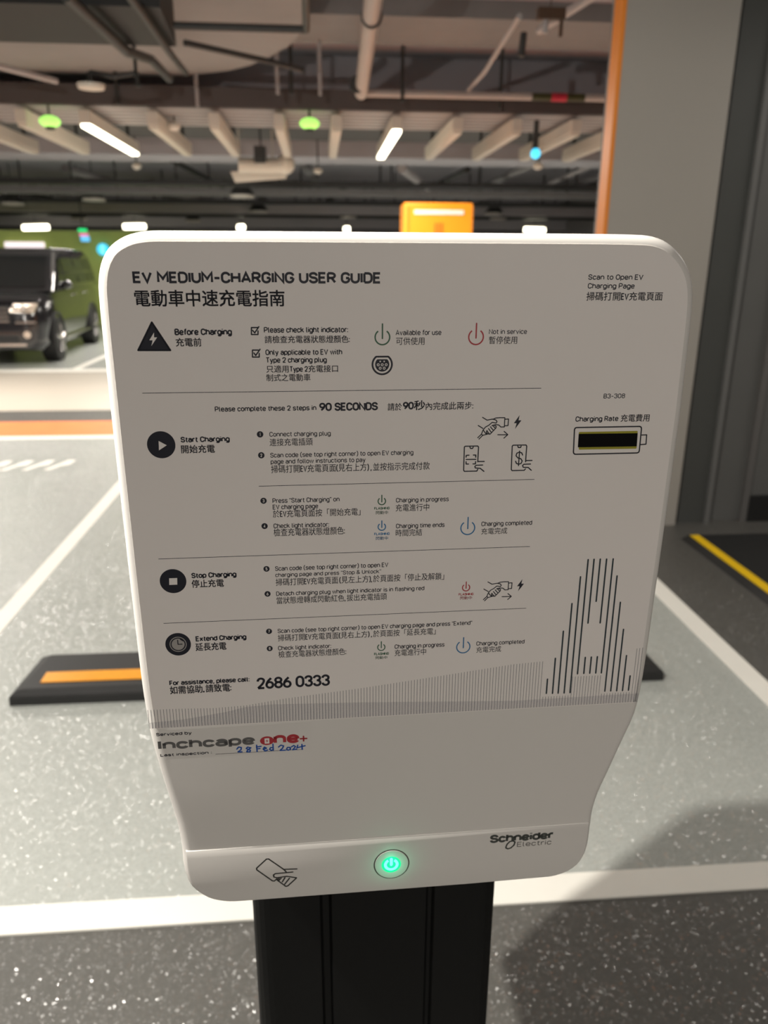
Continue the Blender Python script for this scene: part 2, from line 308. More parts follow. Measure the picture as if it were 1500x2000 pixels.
BIG_ICONS = {'play': (-174.64, 412.64, 9.75), 'stop': (-174.72, 308.72, 9.7), 'clock': (-175.06, 256.3, 9.6)}
PLAY_TRI = [(-176.23, 415.47), (-170.87, 412.27), (-176.52, 408.69)]
STOP_SQ = [(-177.39, 311.18), (-171.53, 311.19), (-171.87, 305.82), (-177.75, 305.81)]
CONNECTOR = (-18.65, 467.2)
BATTERY = [[(124.5, 419.72), (176.17, 419.71), (176.44, 399.41), (125.29, 399.39)], [(176.99, 413.15), (180.78, 413.2), (181.08, 406.04), (176.89, 405.81)], [(128.03, 416.34), (173.52, 416.37), (174.07, 402.71), (129.11, 402.88)], [(128.08, 414.94), (173.67, 414.62), (174.03, 404.49), (128.28, 404.7)]]
ONE_O = (-111.54, 165.59)
HANDWRITING = [[(-135.97, 159.36), (-134.52, 161.19), (-132.29, 160.61), (-132.67, 158.6), (-135.21, 156.64), (-132.06, 156.52)], [(-125.11, 159.9), (-127.33, 160.69), (-128.48, 159.38), (-125.22, 157.55), (-125.76, 155.87), (-128.26, 156.47), (-127.0, 158.21), (-124.66, 159.87)], [(-120.03, 162.01), (-119.86, 155.89)], [(-120.29, 160.21), (-116.47, 160.69)], [(-120.01, 158.47), (-117.47, 158.62)], [(-114.6, 157.67), (-112.2, 158.58), (-113.79, 159.76), (-114.96, 157.91), (-113.49, 156.09), (-111.37, 156.8)], [(-106.88, 162.07), (-106.84, 156.27)], [(-107.02, 158.65), (-108.82, 158.99), (-109.8, 157.34), (-108.48, 156.17), (-106.99, 156.93)], [(-102.45, 158.98), (-100.56, 160.67), (-98.32, 159.77), (-99.3, 157.68), (-101.39, 155.68), (-97.09, 155.59)], [(-95.18, 158.15), (-96.14, 156.6), (-94.81, 155.43), (-92.77, 156.37), (-93.35, 158.03), (-95.18, 158.15)], [(-92.16, 158.27), (-90.1, 159.63), (-88.76, 158.46), (-91.14, 155.61), (-87.92, 156.03)], [(-86.89, 159.73), (-87.61, 157.31), (-80.96, 158.79)], [(-83.49, 160.25), (-83.35, 155.5)]]
SIGN_LINE = [(-153.24, 155.71), (-82.64, 155.37)]
LOGO_LOOP = [(93.24, 42.36), (94.19, 45.29), (96.54, 48.08), (99.59, 48.35), (101.23, 47.01), (100.42, 43.74), (97.78, 40.95), (95.03, 40.19), (93.29, 41.35)]
BUTTON = (-8.85, 33.05)
WAVE_TOP = [(-202.32, 200.13), (-186.58, 200.07), (-150.94, 198.8), (-126.82, 199.65), (-94.28, 204.21), (-36.88, 209.7), (25.44, 216.9), (88.55, 224.66), (118.42, 226.34), (204.64, 235.01)]
FINE_TOP = [(-203.35, 188.57), (-175.47, 190.06), (-143.18, 194.58), (-126.89, 198.25), (-106.64, 199.35), (-36.96, 196.99), (90.5, 190.7), (209.73, 191.39)]
WAVE_BOT = [(-203.8, 183.44), (-37.04, 183.15), (203.67, 181.37)]
rootc = thing('charging_station', (0.04067741 + 0.021*0.99972, 0.5431584 + 0.021*0.02354, 0), 'white electric car charging station with a printed user guide on a black post', 'charging station', rz=math.atan2(0.02353782, 0.99972295))
LEFT = [(-140, .5), (-156.3, 2), (-171, 8), (-183, 20.8), (-187.8, 39.8), (-188, 63.3), (-190.2, 88.7), (-196.7, 125.8), (-203, 165.4), (-206, 203), (-207, 240), (-207.6, 300), (-208.2, 400), (-208.4, 480), (-208, 515), (-206.5, 527), (-203.0, 537), (-196.8, 545.3), (-187.4, 551), (-177, 553.8), (-165, 554.6), (-100, 554.8)]
RIGHT = [(120, 554.8), (164.6, 554.3), (176.5, 552.3), (186.2, 547.6), (195.4, 539.5), (202.6, 528.8), (206.5, 515), (207.8, 495), (208.4, 431), (207, 330), (205.2, 230), (203.8, 195), (200.6, 168), (192.5, 142.2), (184.2, 115.7), (176, 90), (172.6, 71.5), (171.8, 51.6), (171.2, 34), (167, 18), (155, 6.2), (136, .8), (60, 0)]
def catmull(P, closed=True, k=3):
    out = []; n = len(P)
    for i in range(n if closed else n-1):
        p0, p1, p2, p3 = (Vector(P[(i-1) % n]), Vector(P[i]), Vector(P[(i+1) % n]), Vector(P[(i+2) % n])) if closed else (Vector(P[max(i-1, 0)]), Vector(P[i]), Vector(P[i+1]), Vector(P[min(i+2, n-1)]))
        L = (p2-p1).length; m = max(1, min(k, int(L/4)+1)) if L < 60 else 1
        for j in range(m):
            t = j/m
            if L >= 60: out.append(p1 + (p2-p1)*t); continue
            a = (p2-p0)*0.5*L/max(L, ((p2-p1).length+(p1-p0).length)/2); b = (p3-p1)*0.5*L/max(L, ((p2-p1).length+(p3-p2).length)/2)
            out.append((2*t**3-3*t*t+1)*p1 + (t**3-2*t*t+t)*a + (-2*t**3+3*t*t)*p2 + (t**3-t*t)*b)
    if not closed: out.append(Vector(P[-1]))
    return out
OUT = catmull(LEFT + RIGHT)
def inset(P, d):
    n = len(P); res = []
    for i in range(n):
        a = P[i] - P[i-1]; b = P[(i+1) % n] - P[i]; t = (a.normalized() + b.normalized()).normalized()
        nrm = Vector((t.y, -t.x)); res.append(P[i] + nrm * d)
    return res
def ring(d, y): return [(p.x/1000, y/1000, p.y/1000 + ZB) for p in inset(OUT, d)]
R_ = 8.0; prof = [(R_*(1-math.sin(a)), R_*(1-math.cos(a))) for a in [PI/2*i/6 for i in range(6, -1, -1)]]  # (inset? , depth)
rs = []
for i in range(7):
    a = PI/2*i/6
    rs.append(ring(R_*(1-math.sin(a)), R_*(1-math.cos(a))))
rs += [ring(0, 60), ring(0, 200), ring(0, 448)]
for i in range(1, 5):
    a = PI/2*i/4; rs.append(ring(12*(1-math.cos(a)), 448+12*math.sin(a)))
housing = MB().rings(rs).build('housing', plastic_white, rootc, smooth=True)
# seam around the shell, behind the front cover
def band(d0, y0, d1, y1, name, m, par):
    a, b = ring(d0, y0), ring(d1, y1); c, e = ring(d0+1.5, y0), ring(d1+1.5, y1)
    mb = MB().rings([c, a, b, e, c][0:4], False, False); return mb.build(name, m, par)
band(-0.15, 64, -0.15, 65.5, 'shell_seam', mat('seam_grey', (0.12, 0.12, 0.12)), housing)
# post: rounded extrusion with two grooves
def rrect(x0, x1, y0, y1, r, n=5):
    P = []
    for cx, cy, a0 in ((x1-r, y0+r, -PI/2), (x1-r, y1-r, 0), (x0+r, y1-r, PI/2), (x0+r, y0+r, PI)):
        for i in range(n+1): a = a0 + PI/2*i/n; P.append((cx+r*math.cos(a), cy+r*math.sin(a)))
    return P
PX0, PX1, PY0, PY1 = -0.146, 0.127, 0.125, 0.325
prf = rrect(PX0, PX1, PY0, PY1, 0.02)
# front face groove panels
front = [(-0.126, PY0), (-0.072, PY0), (-0.069, PY0+0.006), (-0.062, PY0+0.006), (-0.059, PY0), (0.045, PY0), (0.048, PY0+0.004), (0.052, PY0+0.004), (0.055, PY0)]
prf2 = front + [p for p in prf if not (abs(p[1]-PY0) < 1e-6 and p[0] < 0)]
MB().rings([[(x, y, 0.0) for x, y in prf2], [(x, y, ZB+0.01) for x, y in prf2]]).build('post', post_blk, rootc)
MB().box(PX0-0.03, PX1+0.03, PY0-0.03, PY1+0.03, 0.0, 0.012).build('base_plate', steel_dk, rootc, bevel=0.003)

def plate(outline, y0, y1, name, m, par, **k):
    A = [(x/1000, y0/1000, v/1000+ZB) for x, v in outline]; B = [(x/1000, y1/1000, v/1000+ZB) for x, v in outline]
    return MB().rings([A, B]).build(name, m, par, **k)
ins = [(p.x, p.y) for p in inset(OUT, 7.0)]
def clip_v(P, v0, v1):
    def half(P, f, v):
        o = []
        for i in range(len(P)):
            a, b = P[i-1], P[i]; ia, ib = f(a[1]), f(b[1])
            if ia != ib: t = (v-a[1])/(b[1]-a[1]); o.append((a[0]+(b[0]-a[0])*t, v))
            if ib: o.append(b)
        return o
    P = half(P, lambda q: q >= v0, v0); return half(P, lambda q: q <= v1, v1)
sheet = plate(clip_v(ins, 182.6, 600), -0.6, 0.3, 'user_guide_sheet', sheet_white, rootc, label='printed user guide sheet')
ins2 = [(p.x, p.y) for p in inset(OUT, 4.0)]
strip_o = clip_v(ins2, 3.5, 62.0)
sA = [(x/1000, 0.001, v/1000+ZB) for x, v in strip_o]; cxs = sum(p[0] for p in strip_o)/len(strip_o); cvs = 32.0
def shrink(P, d): return [(x - math.copysign(d, x-cxs) if abs(x-cxs) > 100 else x, v - math.copysign(d, v-cvs)) for x, v in P]
sB = [(x/1000, -0.0005, v/1000+ZB) for x, v in shrink(strip_o, 0.4)]; sC = [(x/1000, -0.0009, v/1000+ZB) for x, v in shrink(strip_o, 1.3)]
strip = MB().rings([sA, sB, sC]).build('control_strip', plastic_white, rootc, smooth=True)
sticker = plate([(-192.5, 153.2), (-75, 153.2), (-75, 180.5), (-196.5, 180.5)], -0.12, 0.2, 'service_sticker', plastic_white, rootc)

# ---- flat print helpers (mm in the panel's own frame)
YS = -0.63
def P3(u, v, y=None): return (u/1000, (YS if y is None else y)/1000, v/1000+ZB)
def stroke_mb(lines, w, y=None, mb=None, n=8, jit=0.0):
    mb = mb or MB(); k = 0
    for L in lines:
        for (a, b) in zip(L, L[1:]):
            a = Vector(a); b = Vector(b); d = (b-a)
            if d.length < 1e-6: continue
            d.normalize(); nn = Vector((-d.y, d.x))*w/2; yy = YS if y is None else y
            mb.add([P3(*(a+nn), yy), P3(*(a-nn), yy), P3(*(b-nn), yy), P3(*(b+nn), yy)], [(0, 1, 2, 3)])
        for p in L:
            mb.add([P3(p[0]+w/2*math.cos(2*PI*i/n), p[1]+w/2*math.sin(2*PI*i/n), (YS if y is None else y)) for i in range(n)], [tuple(range(n))])
    return mb
def facing(mb, name, m, par, **k):
    o = mb.build(name, m, par, **k)
    me = o.data; bm = bmesh.new(); bm.from_mesh(me)
    for f in bm.faces:
        f.normal_update()
        if f.normal.y > 0: f.normal_flip()
    bm.to_mesh(me); bm.free(); return o
def poly(P, name, m, par, y=None): return facing(MB().add([P3(u, v, y) for u, v in P], [tuple(range(len(P)))]), name, m, par)
def circ(c, r, n=40, a0=0, a1=2*PI, close=True):
    return [(c[0]+r*math.cos(a0+(a1-a0)*i/(n if close else n-1)), c[1]+r*math.sin(a0+(a1-a0)*i/(n if close else n-1))) for i in range(n)]
def ringp(c, r, w, name, m, par, y=None, a0=0, a1=2*PI, n=48):
    A = circ(c, r+w/2, n+1, a0, a1, False); B = circ(c, r-w/2, n+1, a0, a1, False); mb = MB()
    for i in range(n): mb.add([P3(*A[i], y), P3(*A[i+1], y), P3(*B[i+1], y), P3(*B[i], y)], [(0, 1, 2, 3)])
    return facing(mb, name, m, par)

# ---- condensed stroke lettering drawn from rounded polylines: glyph = (width, [(closed, radius, [points])])
def _g():
    G = {}
    def g(ch, w, *st): G[ch] = (w, [s for s in st])
    L = lambda *p: (False, 0.0, list(p))
    Rr = lambda r, *p: (False, r, list(p))
    C = lambda r, *p: (True, r, list(p))
    rect = lambda x0, y0, x1, y1, r=2.4: C(r, (x0, y0), (x1, y0), (x1, y1), (x0, y1))
    X = 7.3
    g('A', 5.6, L((0, 0), (2.8, 10), (5.6, 0)), L((.9, 3), (4.7, 3)))
    g('B', 4.8, C(2.3, (0, 0), (4.8, 0), (4.8, 5.3), (0, 5.3)), Rr(2.1, (0, 5.3), (4.5, 5.3), (4.5, 10), (0, 10)), L((0, 0), (0, 10)), L((0, 0), (2.2, 0)), L((0, 5.3), (2.2, 5.3)))
    g('C', 4.9, Rr(2.4, (4.9, 7), (4.9, 10), (0, 10), (0, 0), (4.9, 0), (4.9, 3)))
    g('D', 5.0, Rr(2.5, (0, 0), (5, 0), (5, 10), (0, 10)), L((0, 0), (0, 10)))
    g('E', 4.2, L((4.2, 0), (0, 0), (0, 10), (4.2, 10)), L((0, 5.2), (3.7, 5.2)))
    g('F', 4.1, L((0, 0), (0, 10), (4.1, 10)), L((0, 5.0), (3.6, 5.0)))
    g('G', 5.0, Rr(2.4, (5, 7.2), (5, 10), (0, 10), (0, 0), (5, 0), (5, 4.7)), L((5, 4.7), (2.8, 4.7)))
    g('H', 5.0, L((0, 0), (0, 10)), L((5, 0), (5, 10)), L((0, 5.1), (5, 5.1)))
    g('I', 0.4, L((.2, 0), (.2, 10)))
    g('L', 4.0, L((0, 10), (0, 0), (4, 0)))
    g('M', 6.2, L((0, 0), (0, 10), (3.1, 3.5), (6.2, 10), (6.2, 0)))
    g('N', 5.2, L((0, 0), (0, 10), (5.2, 0), (5.2, 10)))
    g('O', 5.2, rect(0, 0, 5.2, 10, 2.6))
    g('P', 4.8, Rr(2.4, (0, 4.4), (4.8, 4.4), (4.8, 10), (0, 10)), L((0, 0), (0, 10)))
    g('R', 4.9, Rr(2.4, (0, 4.8), (4.7, 4.8), (4.7, 10), (0, 10)), L((0, 0), (0, 10)), L((2.5, 4.8), (4.9, 0)))
    g('S', 4.8, Rr(2.3, (4.7, 7.2), (4.7, 10), (.1, 10), (.1, 5.3), (4.8, 4.9), (4.8, 0), (0, 0), (0, 2.8)))
    g('T', 5.0, L((0, 10), (5, 10)), L((2.5, 10), (2.5, 0)))
    g('U', 5.0, Rr(2.5, (0, 10), (0, 0), (5, 0), (5, 10)))
    g('V', 5.4, L((0, 10), (2.7, 0), (5.4, 10)))
    g('a', 4.1, Rr(1.9, (.3, 5.6), (.3, X), (4.1, X), (4.1, 0)), C(1.7, (0, 0), (4.1, 0), (4.1, 4.2), (0, 4.2)))
    g('b', 4.4, L((0, 0), (0, 10)), rect(0, 0, 4.4, X, 2.1))
    g('c', 3.9, Rr(2.0, (3.9, 5.3), (3.9, X), (0, X), (0, 0), (3.9, 0), (3.9, 2.0)))
    g('d', 4.4, L((4.4, 0), (4.4, 10)), rect(0, 0, 4.4, X, 2.1))
    g('e', 4.3, Rr(2.1, (4.1, 1.6), (4.1, 0), (0, 0), (0, X), (4.3, X), (4.3, 3.6)), L((4.3, 3.6), (0, 3.6)))
    g('f', 2.4, Rr(1.6, (1.0, 0), (1.0, 10), (2.9, 10)), L((0, X), (2.7, X)))
    g('g', 4.4, rect(0, 0, 4.4, X, 2.1), Rr(2.0, (4.4, X), (4.4, -2.7), (.3, -2.7), (.3, -1.2)))
    g('h', 4.3, L((0, 0), (0, 10)), Rr(2.0, (0, 4), (0, X), (4.3, X), (4.3, 0)))
    g('i', 0.4, L((.2, 0), (.2, X)), L((.2, 9.0), (.2, 10.3)))
    g('k', 4.3, L((0, 0), (0, 10)), L((3.9, X), (0, 3.2)), L((1.4, 4.6), (4.3, 0)))
    g('l', 1.4, Rr(1.2, (.2, 10), (.2, 0), (1.4, 0)))
    g('m', 7.4, L((0, 0), (0, X)), Rr(1.8, (0, 4), (0, X), (3.7, X), (3.7, 0)), Rr(1.8, (3.7, 4), (3.7, X), (7.4, X), (7.4, 0)))
    g('n', 4.3, L((0, 0), (0, X)), Rr(2.0, (0, 4), (0, X), (4.3, X), (4.3, 0)))
    g('o', 4.4, rect(0, 0, 4.4, X, 2.2))
    g('p', 4.4, L((0, X), (0, -2.7)), rect(0, 0, 4.4, X, 2.1))
    g('r', 2.5, L((0, 0), (0, X)), Rr(1.8, (0, 4), (0, X), (2.9, X)))
    g('s', 3.9, Rr(1.7, (3.8, 5.7), (3.8, X), (.1, X), (.1, 3.8), (3.9, 3.6), (3.9, 0), (0, 0), (0, 1.6)))
    g('t', 2.5, Rr(1.5, (1.0, 9.4), (1.0, 0), (2.8, 0)), L((0, X), (2.7, X)))
    g('u', 4.3, L((4.3, 0), (4.3, X)), Rr(2.0, (0, X), (0, 0), (4.3, 0), (4.3, 4)))
    g('v', 4.3, L((0, X), (2.15, 0), (4.3, X)))
    g('w', 6.6, L((0, X), (1.65, 0), (3.3, X), (4.95, 0), (6.6, X)))
    g('x', 4.3, L((0, 0), (4.3, X)), L((0, X), (4.3, 0)))
    g('y', 4.3, L((0, X), (2.15, 0)), Rr(1.0, (4.3, X), (1.6, -2.7), (.3, -2.7)))
    g('0', 4.9, rect(0, 0, 4.9, 10, 2.45))
    g('1', 2.4, L((0, 8), (2.2, 10), (2.2, 0)))
    g('2', 4.7, Rr(2.3, (0, 7), (0, 10), (4.6, 10), (4.6, 5.6), (0, 0)), L((0, 0), (4.7, 0)))
    g('3', 4.7, Rr(2.2, (0, 7.6), (0, 10), (4.5, 10), (4.5, 5.3), (2.0, 5.3)), Rr(2.3, (2.0, 5.3), (4.7, 5.3), (4.7, 0), (0, 0), (0, 2.5)))
    g('4', 5.0, L((3.6, 0), (3.6, 10), (0, 2.6), (5, 2.6)))
    g('5', 4.7, Rr(0, (4.4, 10), (.5, 10), (.2, 5)), Rr(2.3, (.2, 5), (.4, 6.1), (4.7, 6.1), (4.7, 0), (0, 0), (0, 2.3)))
    g('6', 4.8, rect(0, 0, 4.8, 5.9, 2.3), Rr(1.4, (0, 3), (.6, 6.4), (3.6, 10)))
    g('7', 4.6, L((0, 10), (4.6, 10), (1.4, 0)))
    g('8', 4.8, rect(0, 0, 4.8, 5.4, 2.3), rect(.2, 5.4, 4.6, 10, 2.2))
    g('9', 4.8, rect(0, 4.1, 4.8, 10, 2.3), Rr(1.4, (4.8, 7), (4.2, 3.6), (1.2, 0)))
    g('-', 3.4, L((0, 4.4), (3.4, 4.4)))
    g('+', 4.6, L((0, 4.4), (4.6, 4.4)), L((2.3, 2.1), (2.3, 6.7)))
    g(':', 0.4, L((.2, -.3), (.2, 1.3)), L((.2, 5.6), (.2, 7.2)))
    g(',', 0.9, L((.7, .9), (0, -2.2)))
    g('(', 2.0, Rr(1.8, (2, 11.2), (0, 9), (0, 0.5), (2, -1.8)))
    g(')', 2.0, Rr(1.8, (0, 11.2), (2, 9), (2, 0.5), (0, -1.8)))
    g('"', 1.8, L((0, 10), (0, 7.6)), L((1.8, 10), (1.8, 7.6)))
    g('&', 5.6, Rr(1.8, (5.4, 0), (.6, 7.0), (.9, 10), (3.9, 10), (3.9, 6.8), (0, 4.2), (0, 0), (4.0, 0), (5.3, 4.6)))
    return G
GLY = _g()
def round_line(P, r, closed):
    P = [Vector(p) for p in P]; n = len(P)
    if r <= 0 or n < 3: return P + ([P[0]] if closed else [])
    out = []
    for i in range(n):
        if not closed and i in (0, n-1): out.append(P[i]); continue
        a, b, c = P[i-1], P[i], P[(i+1) % n]; da = (a-b); dc = (c-b)
        la = da.length/2 if (closed or i > 1) else da.length; lc = dc.length/2 if (closed or i < n-2) else dc.length
        ka = 1.45 if abs(da.y) > abs(da.x) else 1.0; kc = 1.45 if abs(dc.y) > abs(dc.x) else 1.0
        q = min(r*ka, la); s = min(r*kc, lc); p0 = b+da.normalized()*q; p1 = b+dc.normalized()*s
        for j in range(6):
            t = j/5; k = .448   # circular-like corner from a cubic
            h0 = p0+(b-p0)*.552; h1 = p1+(b-p1)*.552
            out.append(p0*(1-t)**3+h0*3*t*(1-t)**2+h1*3*t*t*(1-t)+p1*t**3)
    if closed: out.append(out[0])
    return out
def ribbon(mb, P, w, y, closed, ax=1.0):
    # one mitred strip along the polyline, square ends
    Q = [P[0]]
    for p in P[1:]:
        if (p-Q[-1]).length > 1e-5: Q.append(p)
    if len(Q) < 2: return
    if closed and (Q[0]-Q[-1]).length < 1e-5: Q = Q[:-1]
    n = len(Q); A = []; B = []
    for i in range(n):
        if closed or 0 < i < n-1:
            d0 = (Q[i]-Q[i-1]).normalized(); d1 = (Q[(i+1) % n]-Q[i]).normalized()
            t = d0+d1; t = t.normalized() if t.length > 1e-4 else d0; nn = Vector((-t.y, t.x)); c = max(.5, nn.dot(Vector((-d0.y, d0.x)))); m = nn*(w/2/c)
        else:
            d = (Q[1]-Q[0]).normalized() if i == 0 else (Q[-1]-Q[-2]).normalized(); m = Vector((-d.y, d.x))*w/2
        m = Vector((m.x*ax, m.y)); A.append(P3(*(Q[i]+m), y)); B.append(P3(*(Q[i]-m), y))
    k = n if closed else n-1
    mb.add(A+B, [(i, n+i, n+(i+1) % n, (i+1) % n) for i in range(k)])
SP = 1.75; SPACE = 3.0
def latin_width(s, wt):
    x = 0
    for ch in s: x += SPACE if ch == ' ' else GLY[ch][0] + SP
    return x - SP if s[-1] != ' ' else x
def latin(mb, s, u0, sx, v0, sy, w, y, rise=0.0):
    x = 0; k = 0
    for ch in s:
        if ch == ' ': x += SPACE; continue
        gw, st = GLY[ch]
        for (closed, r, P) in st:
            Q = [Vector((u0+(x+p.x)*sx, v0+w/2+p.y*(sy-w/10))) for p in round_line(P, r, closed)]
            ribbon(mb, Q, w, y, closed, min(1.5, sx/sy*.6) if sx/sy > 1.6 else 1.0); k += 1
        x += gw + SP
    return x
# ---- Chinese characters come from the program's own built-in font
_cache = {}
def han(ch, off):
    if (ch, off) in _cache: return _cache[(ch, off)]
    c = bpy.data.curves.new('lettering', 'FONT'); c.body = ch; c.size = 1.0; c.offset = off; c.resolution_u = 2; c.fill_mode = 'FRONT'
    o = bpy.data.objects.new('lettering', c); COL.objects.link(o); bpy.context.view_layer.update()
    me = bpy.data.meshes.new_from_object(o.evaluated_get(bpy.context.evaluated_depsgraph_get()))
    bpy.data.objects.remove(o); bpy.data.curves.remove(c)
    _cache[(ch, off)] = ([tuple(v.co) for v in me.vertices], [tuple(p.vertices) for p in me.polygons]); bpy.data.meshes.remove(me)
    return _cache[(ch, off)]
WT = (0.15, 0.18, 0.215, 0.25)
OFFC = (0.0, 0.0, 0.0, 0.0)
FAUX = ((0.004,), (0.010,), (0.016,), (0.02,))
def text(s, u0, u1, v1, v0, mode, w, c, par, y=None, name='printed_text', m=None):
    y = YS if y is None else y; mb = MB(); H = v1-v0
    if mode == 'C':
        rv, _ = han('電', OFFC[w]); r0 = min(p[1] for p in rv); r1 = max(p[1] for p in rv); em = H/(r1-r0)
        runs = []; x = 0; cap = H*.86; ls = cap/10*.92; i = 0; ADV = 1.0*em
        import re
        for tok in re.findall(r'[ -~]+|[^ -~]', s):
            if ord(tok[0]) < 127:
                t2 = tok.rstrip(); tr = len(tok)-len(t2); lead = len(t2)-len(t2.lstrip()); t2 = t2.lstrip(); x += lead*SPACE*ls*.6
                if t2: runs.append((t2, x+SP*ls*.5)); x += (latin_width(t2, w)+SP)*ls
                x += tr*SPACE*ls*.6
            else: runs.append((tok, x)); x += ADV
        # ink extent
        f = runs[0]; last = runs[-1]
        def ink(tok, x, end):
            if ord(tok[0]) < 127: return x + (latin_width(tok, w)*ls if end else 0)
            vs, _ = han(tok, OFFC[w]); xs = [p[0]*em for p in vs]; return x + (max(xs) if end else min(xs))
        a, b = ink(f[0], f[1], False), ink(last[0], last[1], True); k = (u1-u0)/(b-a)
        for tok, x in runs:
            if ord(tok[0]) < 127: latin(mb, tok, u0+(x-a)*k, ls*k, v0+H*.06, cap/10, cap*(WT[w]), y)
            else:
                vs, fs = han(tok, OFFC[w]); e = FAUX[w][0]*em
                for dx, dy in ((-e, -e), (e, -e), (e, e), (-e, e)): mb.add([P3(u0+(x+p[0]*em-a)*k+dx, v0+(p[1]-r0)*em+dy, y) for p in vs], fs)
    else:
        cap = H/(.73 if mode == 'X' else 1.0)
        if mode == 'F':
            ys = [p[1] for ch in s for st in GLY[ch][1] for p in st[2]]; cap = H/(max(ys)-min(ys))*10; v0 = v0-min(ys)*cap/10
        wd = cap*WT[w]*(1.0 if mode != 'F' else 1.3); sx = (u1-u0-wd)/latin_width(s, w)
        latin(mb, s, u0+wd/2, sx, v0, cap/10, wd, y)
    o = mb_build_flat(mb, name, m or COLR[c], par); return o
def mb_build_flat(mb, name, m, par):
    me = bpy.data.meshes.new(name); me.from_pydata(mb.v, [], mb.f); me.materials.append(m)
    o = bpy.data.objects.new(name, me); COL.objects.link(o); o.parent = par; return o

for (s, u0, u1, v1, v0, mode, w, c) in TEXTS:
    text(s, u0, u1, v1, v0, mode, w, c, sheet)
for a, b, v in DIVIDERS: stroke_mb([[(a, v), (b, v)]], 0.42).build('divider_line', ink, sheet)
for n_, u, v in BULLETS:
    poly(circ((u, v), 2.3, 24), 'step_bullet', ink, sheet)
    text(n_, u-(.35 if n_ == '1' else .72), u+(.35 if n_ == '1' else .72), v+1.25, v-1.25, 'L', 1, 'ink', sheet, y=-0.66, name='step_number', m=sheet_white)
for (c, u, v, r, v1, v0, w) in POWER:
    ringp((u, v), r, w*2, 'power_ring', COLR[c], sheet, a0=PI/2+0.62, a1=PI/2+2*PI-0.62)
    stroke_mb([[(u, v1), (u, v0)]], w*2).build('power_stem', COLR[c], sheet)
# warning triangle, check boxes
poly(TRIANGLE, 'warning_triangle', ink, sheet)
stroke_mb([TRIANGLE + TRIANGLE[:1]], 1.2).build('triangle_edge', ink, sheet)
poly(TRI_BOLT, 'bolt_sign', sheet_white, sheet, y=-0.67)
for bx in CHECKS: stroke_mb(bx, 0.9).build('check_box', ink, sheet)
# round icons
for k in ('play', 'stop', 'clock'):
    u, v, r = BIG_ICONS[k]; poly(circ((u, v), r), 'round_icon', ink, sheet)
poly(PLAY_TRI, 'play_sign', sheet_white, sheet, y=-0.67)
poly(STOP_SQ, 'stop_sign', sheet_white, sheet, y=-0.67)
u, v, r = BIG_ICONS['clock']
poly(circ((u, v), 6.4), 'clock_disc', mat('print_pale', (0.34, 0.32, 0.30), 0.5), sheet, y=-0.65)
ringp((u, v), 5.3, 0.9, 'clock_ring', ink, sheet, y=-0.67)
stroke_mb([[(u-.1, v+3.6), (u-.1, v), (u+3, v)]], 0.75, y=-0.67).build('clock_hands', ink, sheet)
stroke_mb([[(u+2.2, v+4.3), (u+3.9, v+3.0)]], 1.2, y=-0.69).build('clock_arrow', ink, sheet)
# connector face
u, v = CONNECTOR
def dshape(r, top, n=36):
    a = math.asin(top/r); return circ((u, v), r, n, PI-a, 2*PI+a, False)
poly(dshape(7.5, 6.0), 'connector_face', ink, sheet)
poly(dshape(6.2, 4.8), 'connector_gap', sheet_white, sheet, y=-0.65)
poly(dshape(5.0, 3.6), 'connector_core', ink, sheet, y=-0.67)
for du, dv, r, h in ((-1.4, 2.1, .55, 0), (1.4, 2.1, .55, 0), (-2.8, -.2, 1, 1), (0, -.2, 1, 1), (2.8, -.2, 1, 1), (-1.4, -2.6, 1, 1), (1.4, -2.6, 1, 1)):
    poly(circ((u+du, v+dv), r, 14), 'connector_pin', sheet_white, sheet, y=-0.69)
    if h: poly(circ((u+du, v+dv), .5, 12), 'pin_hole', ink, sheet, y=-0.71)
# hands and phones
du, dv = PLUG_ANCHOR[0][0]-PLUG_BOLT[0][0], PLUG_ANCHOR[0][1]-PLUG_BOLT[0][1]
for a, b in ((0, 0), (du, dv)):
    stroke_mb([[(x+a, y+b) for x, y in L] for L in PLUG_HAND], 0.75).build('plug_hand_sign', ink, sheet)
    P = [(x+a, y+b) for x, y in PLUG_BOLT]; poly(P, 'bolt_sign', ink, sheet)
stroke_mb(PHONE_SCAN, 0.85).build('phone_scan_sign', ink, sheet)
stroke_mb(PHONE_PAY, 0.85).build('phone_pay_sign', ink, sheet)
# battery
def rounded(P, r=2.0):
    out = []
    for i in range(len(P)):
        a, b, c = Vector(P[i-1]), Vector(P[i]), Vector(P[(i+1) % len(P)])
        p = b+(a-b).normalized()*r; q = b+(c-b).normalized()*r
        for j in range(5): t = j/4; out.append(tuple(p*(1-t)**2+b*2*t*(1-t)+q*t*t))
    return out
Q = rounded(BATTERY[0]); stroke_mb([Q+Q[:1]], 1.0).build('battery_outline', ink, sheet)
stroke_mb([BATTERY[1]], 0.9).build('battery_terminal', ink, sheet)
poly(rounded(BATTERY[2], 0.8), 'battery_fill', olive, sheet)
poly(BATTERY[3], 'battery_bar', ink_blk, sheet, y=-0.66)
# tower figure of upright bars
fb = []
for (ua, va), (ub, vb) in FIGURE_BARS:
    um = (ua+ub)/2; fb.append((um, va, vb)); stroke_mb([[(um, va-.5), (um, vb+.5)]], 1.25, y=-0.69).build('figure_bar', fig_navy, sheet)
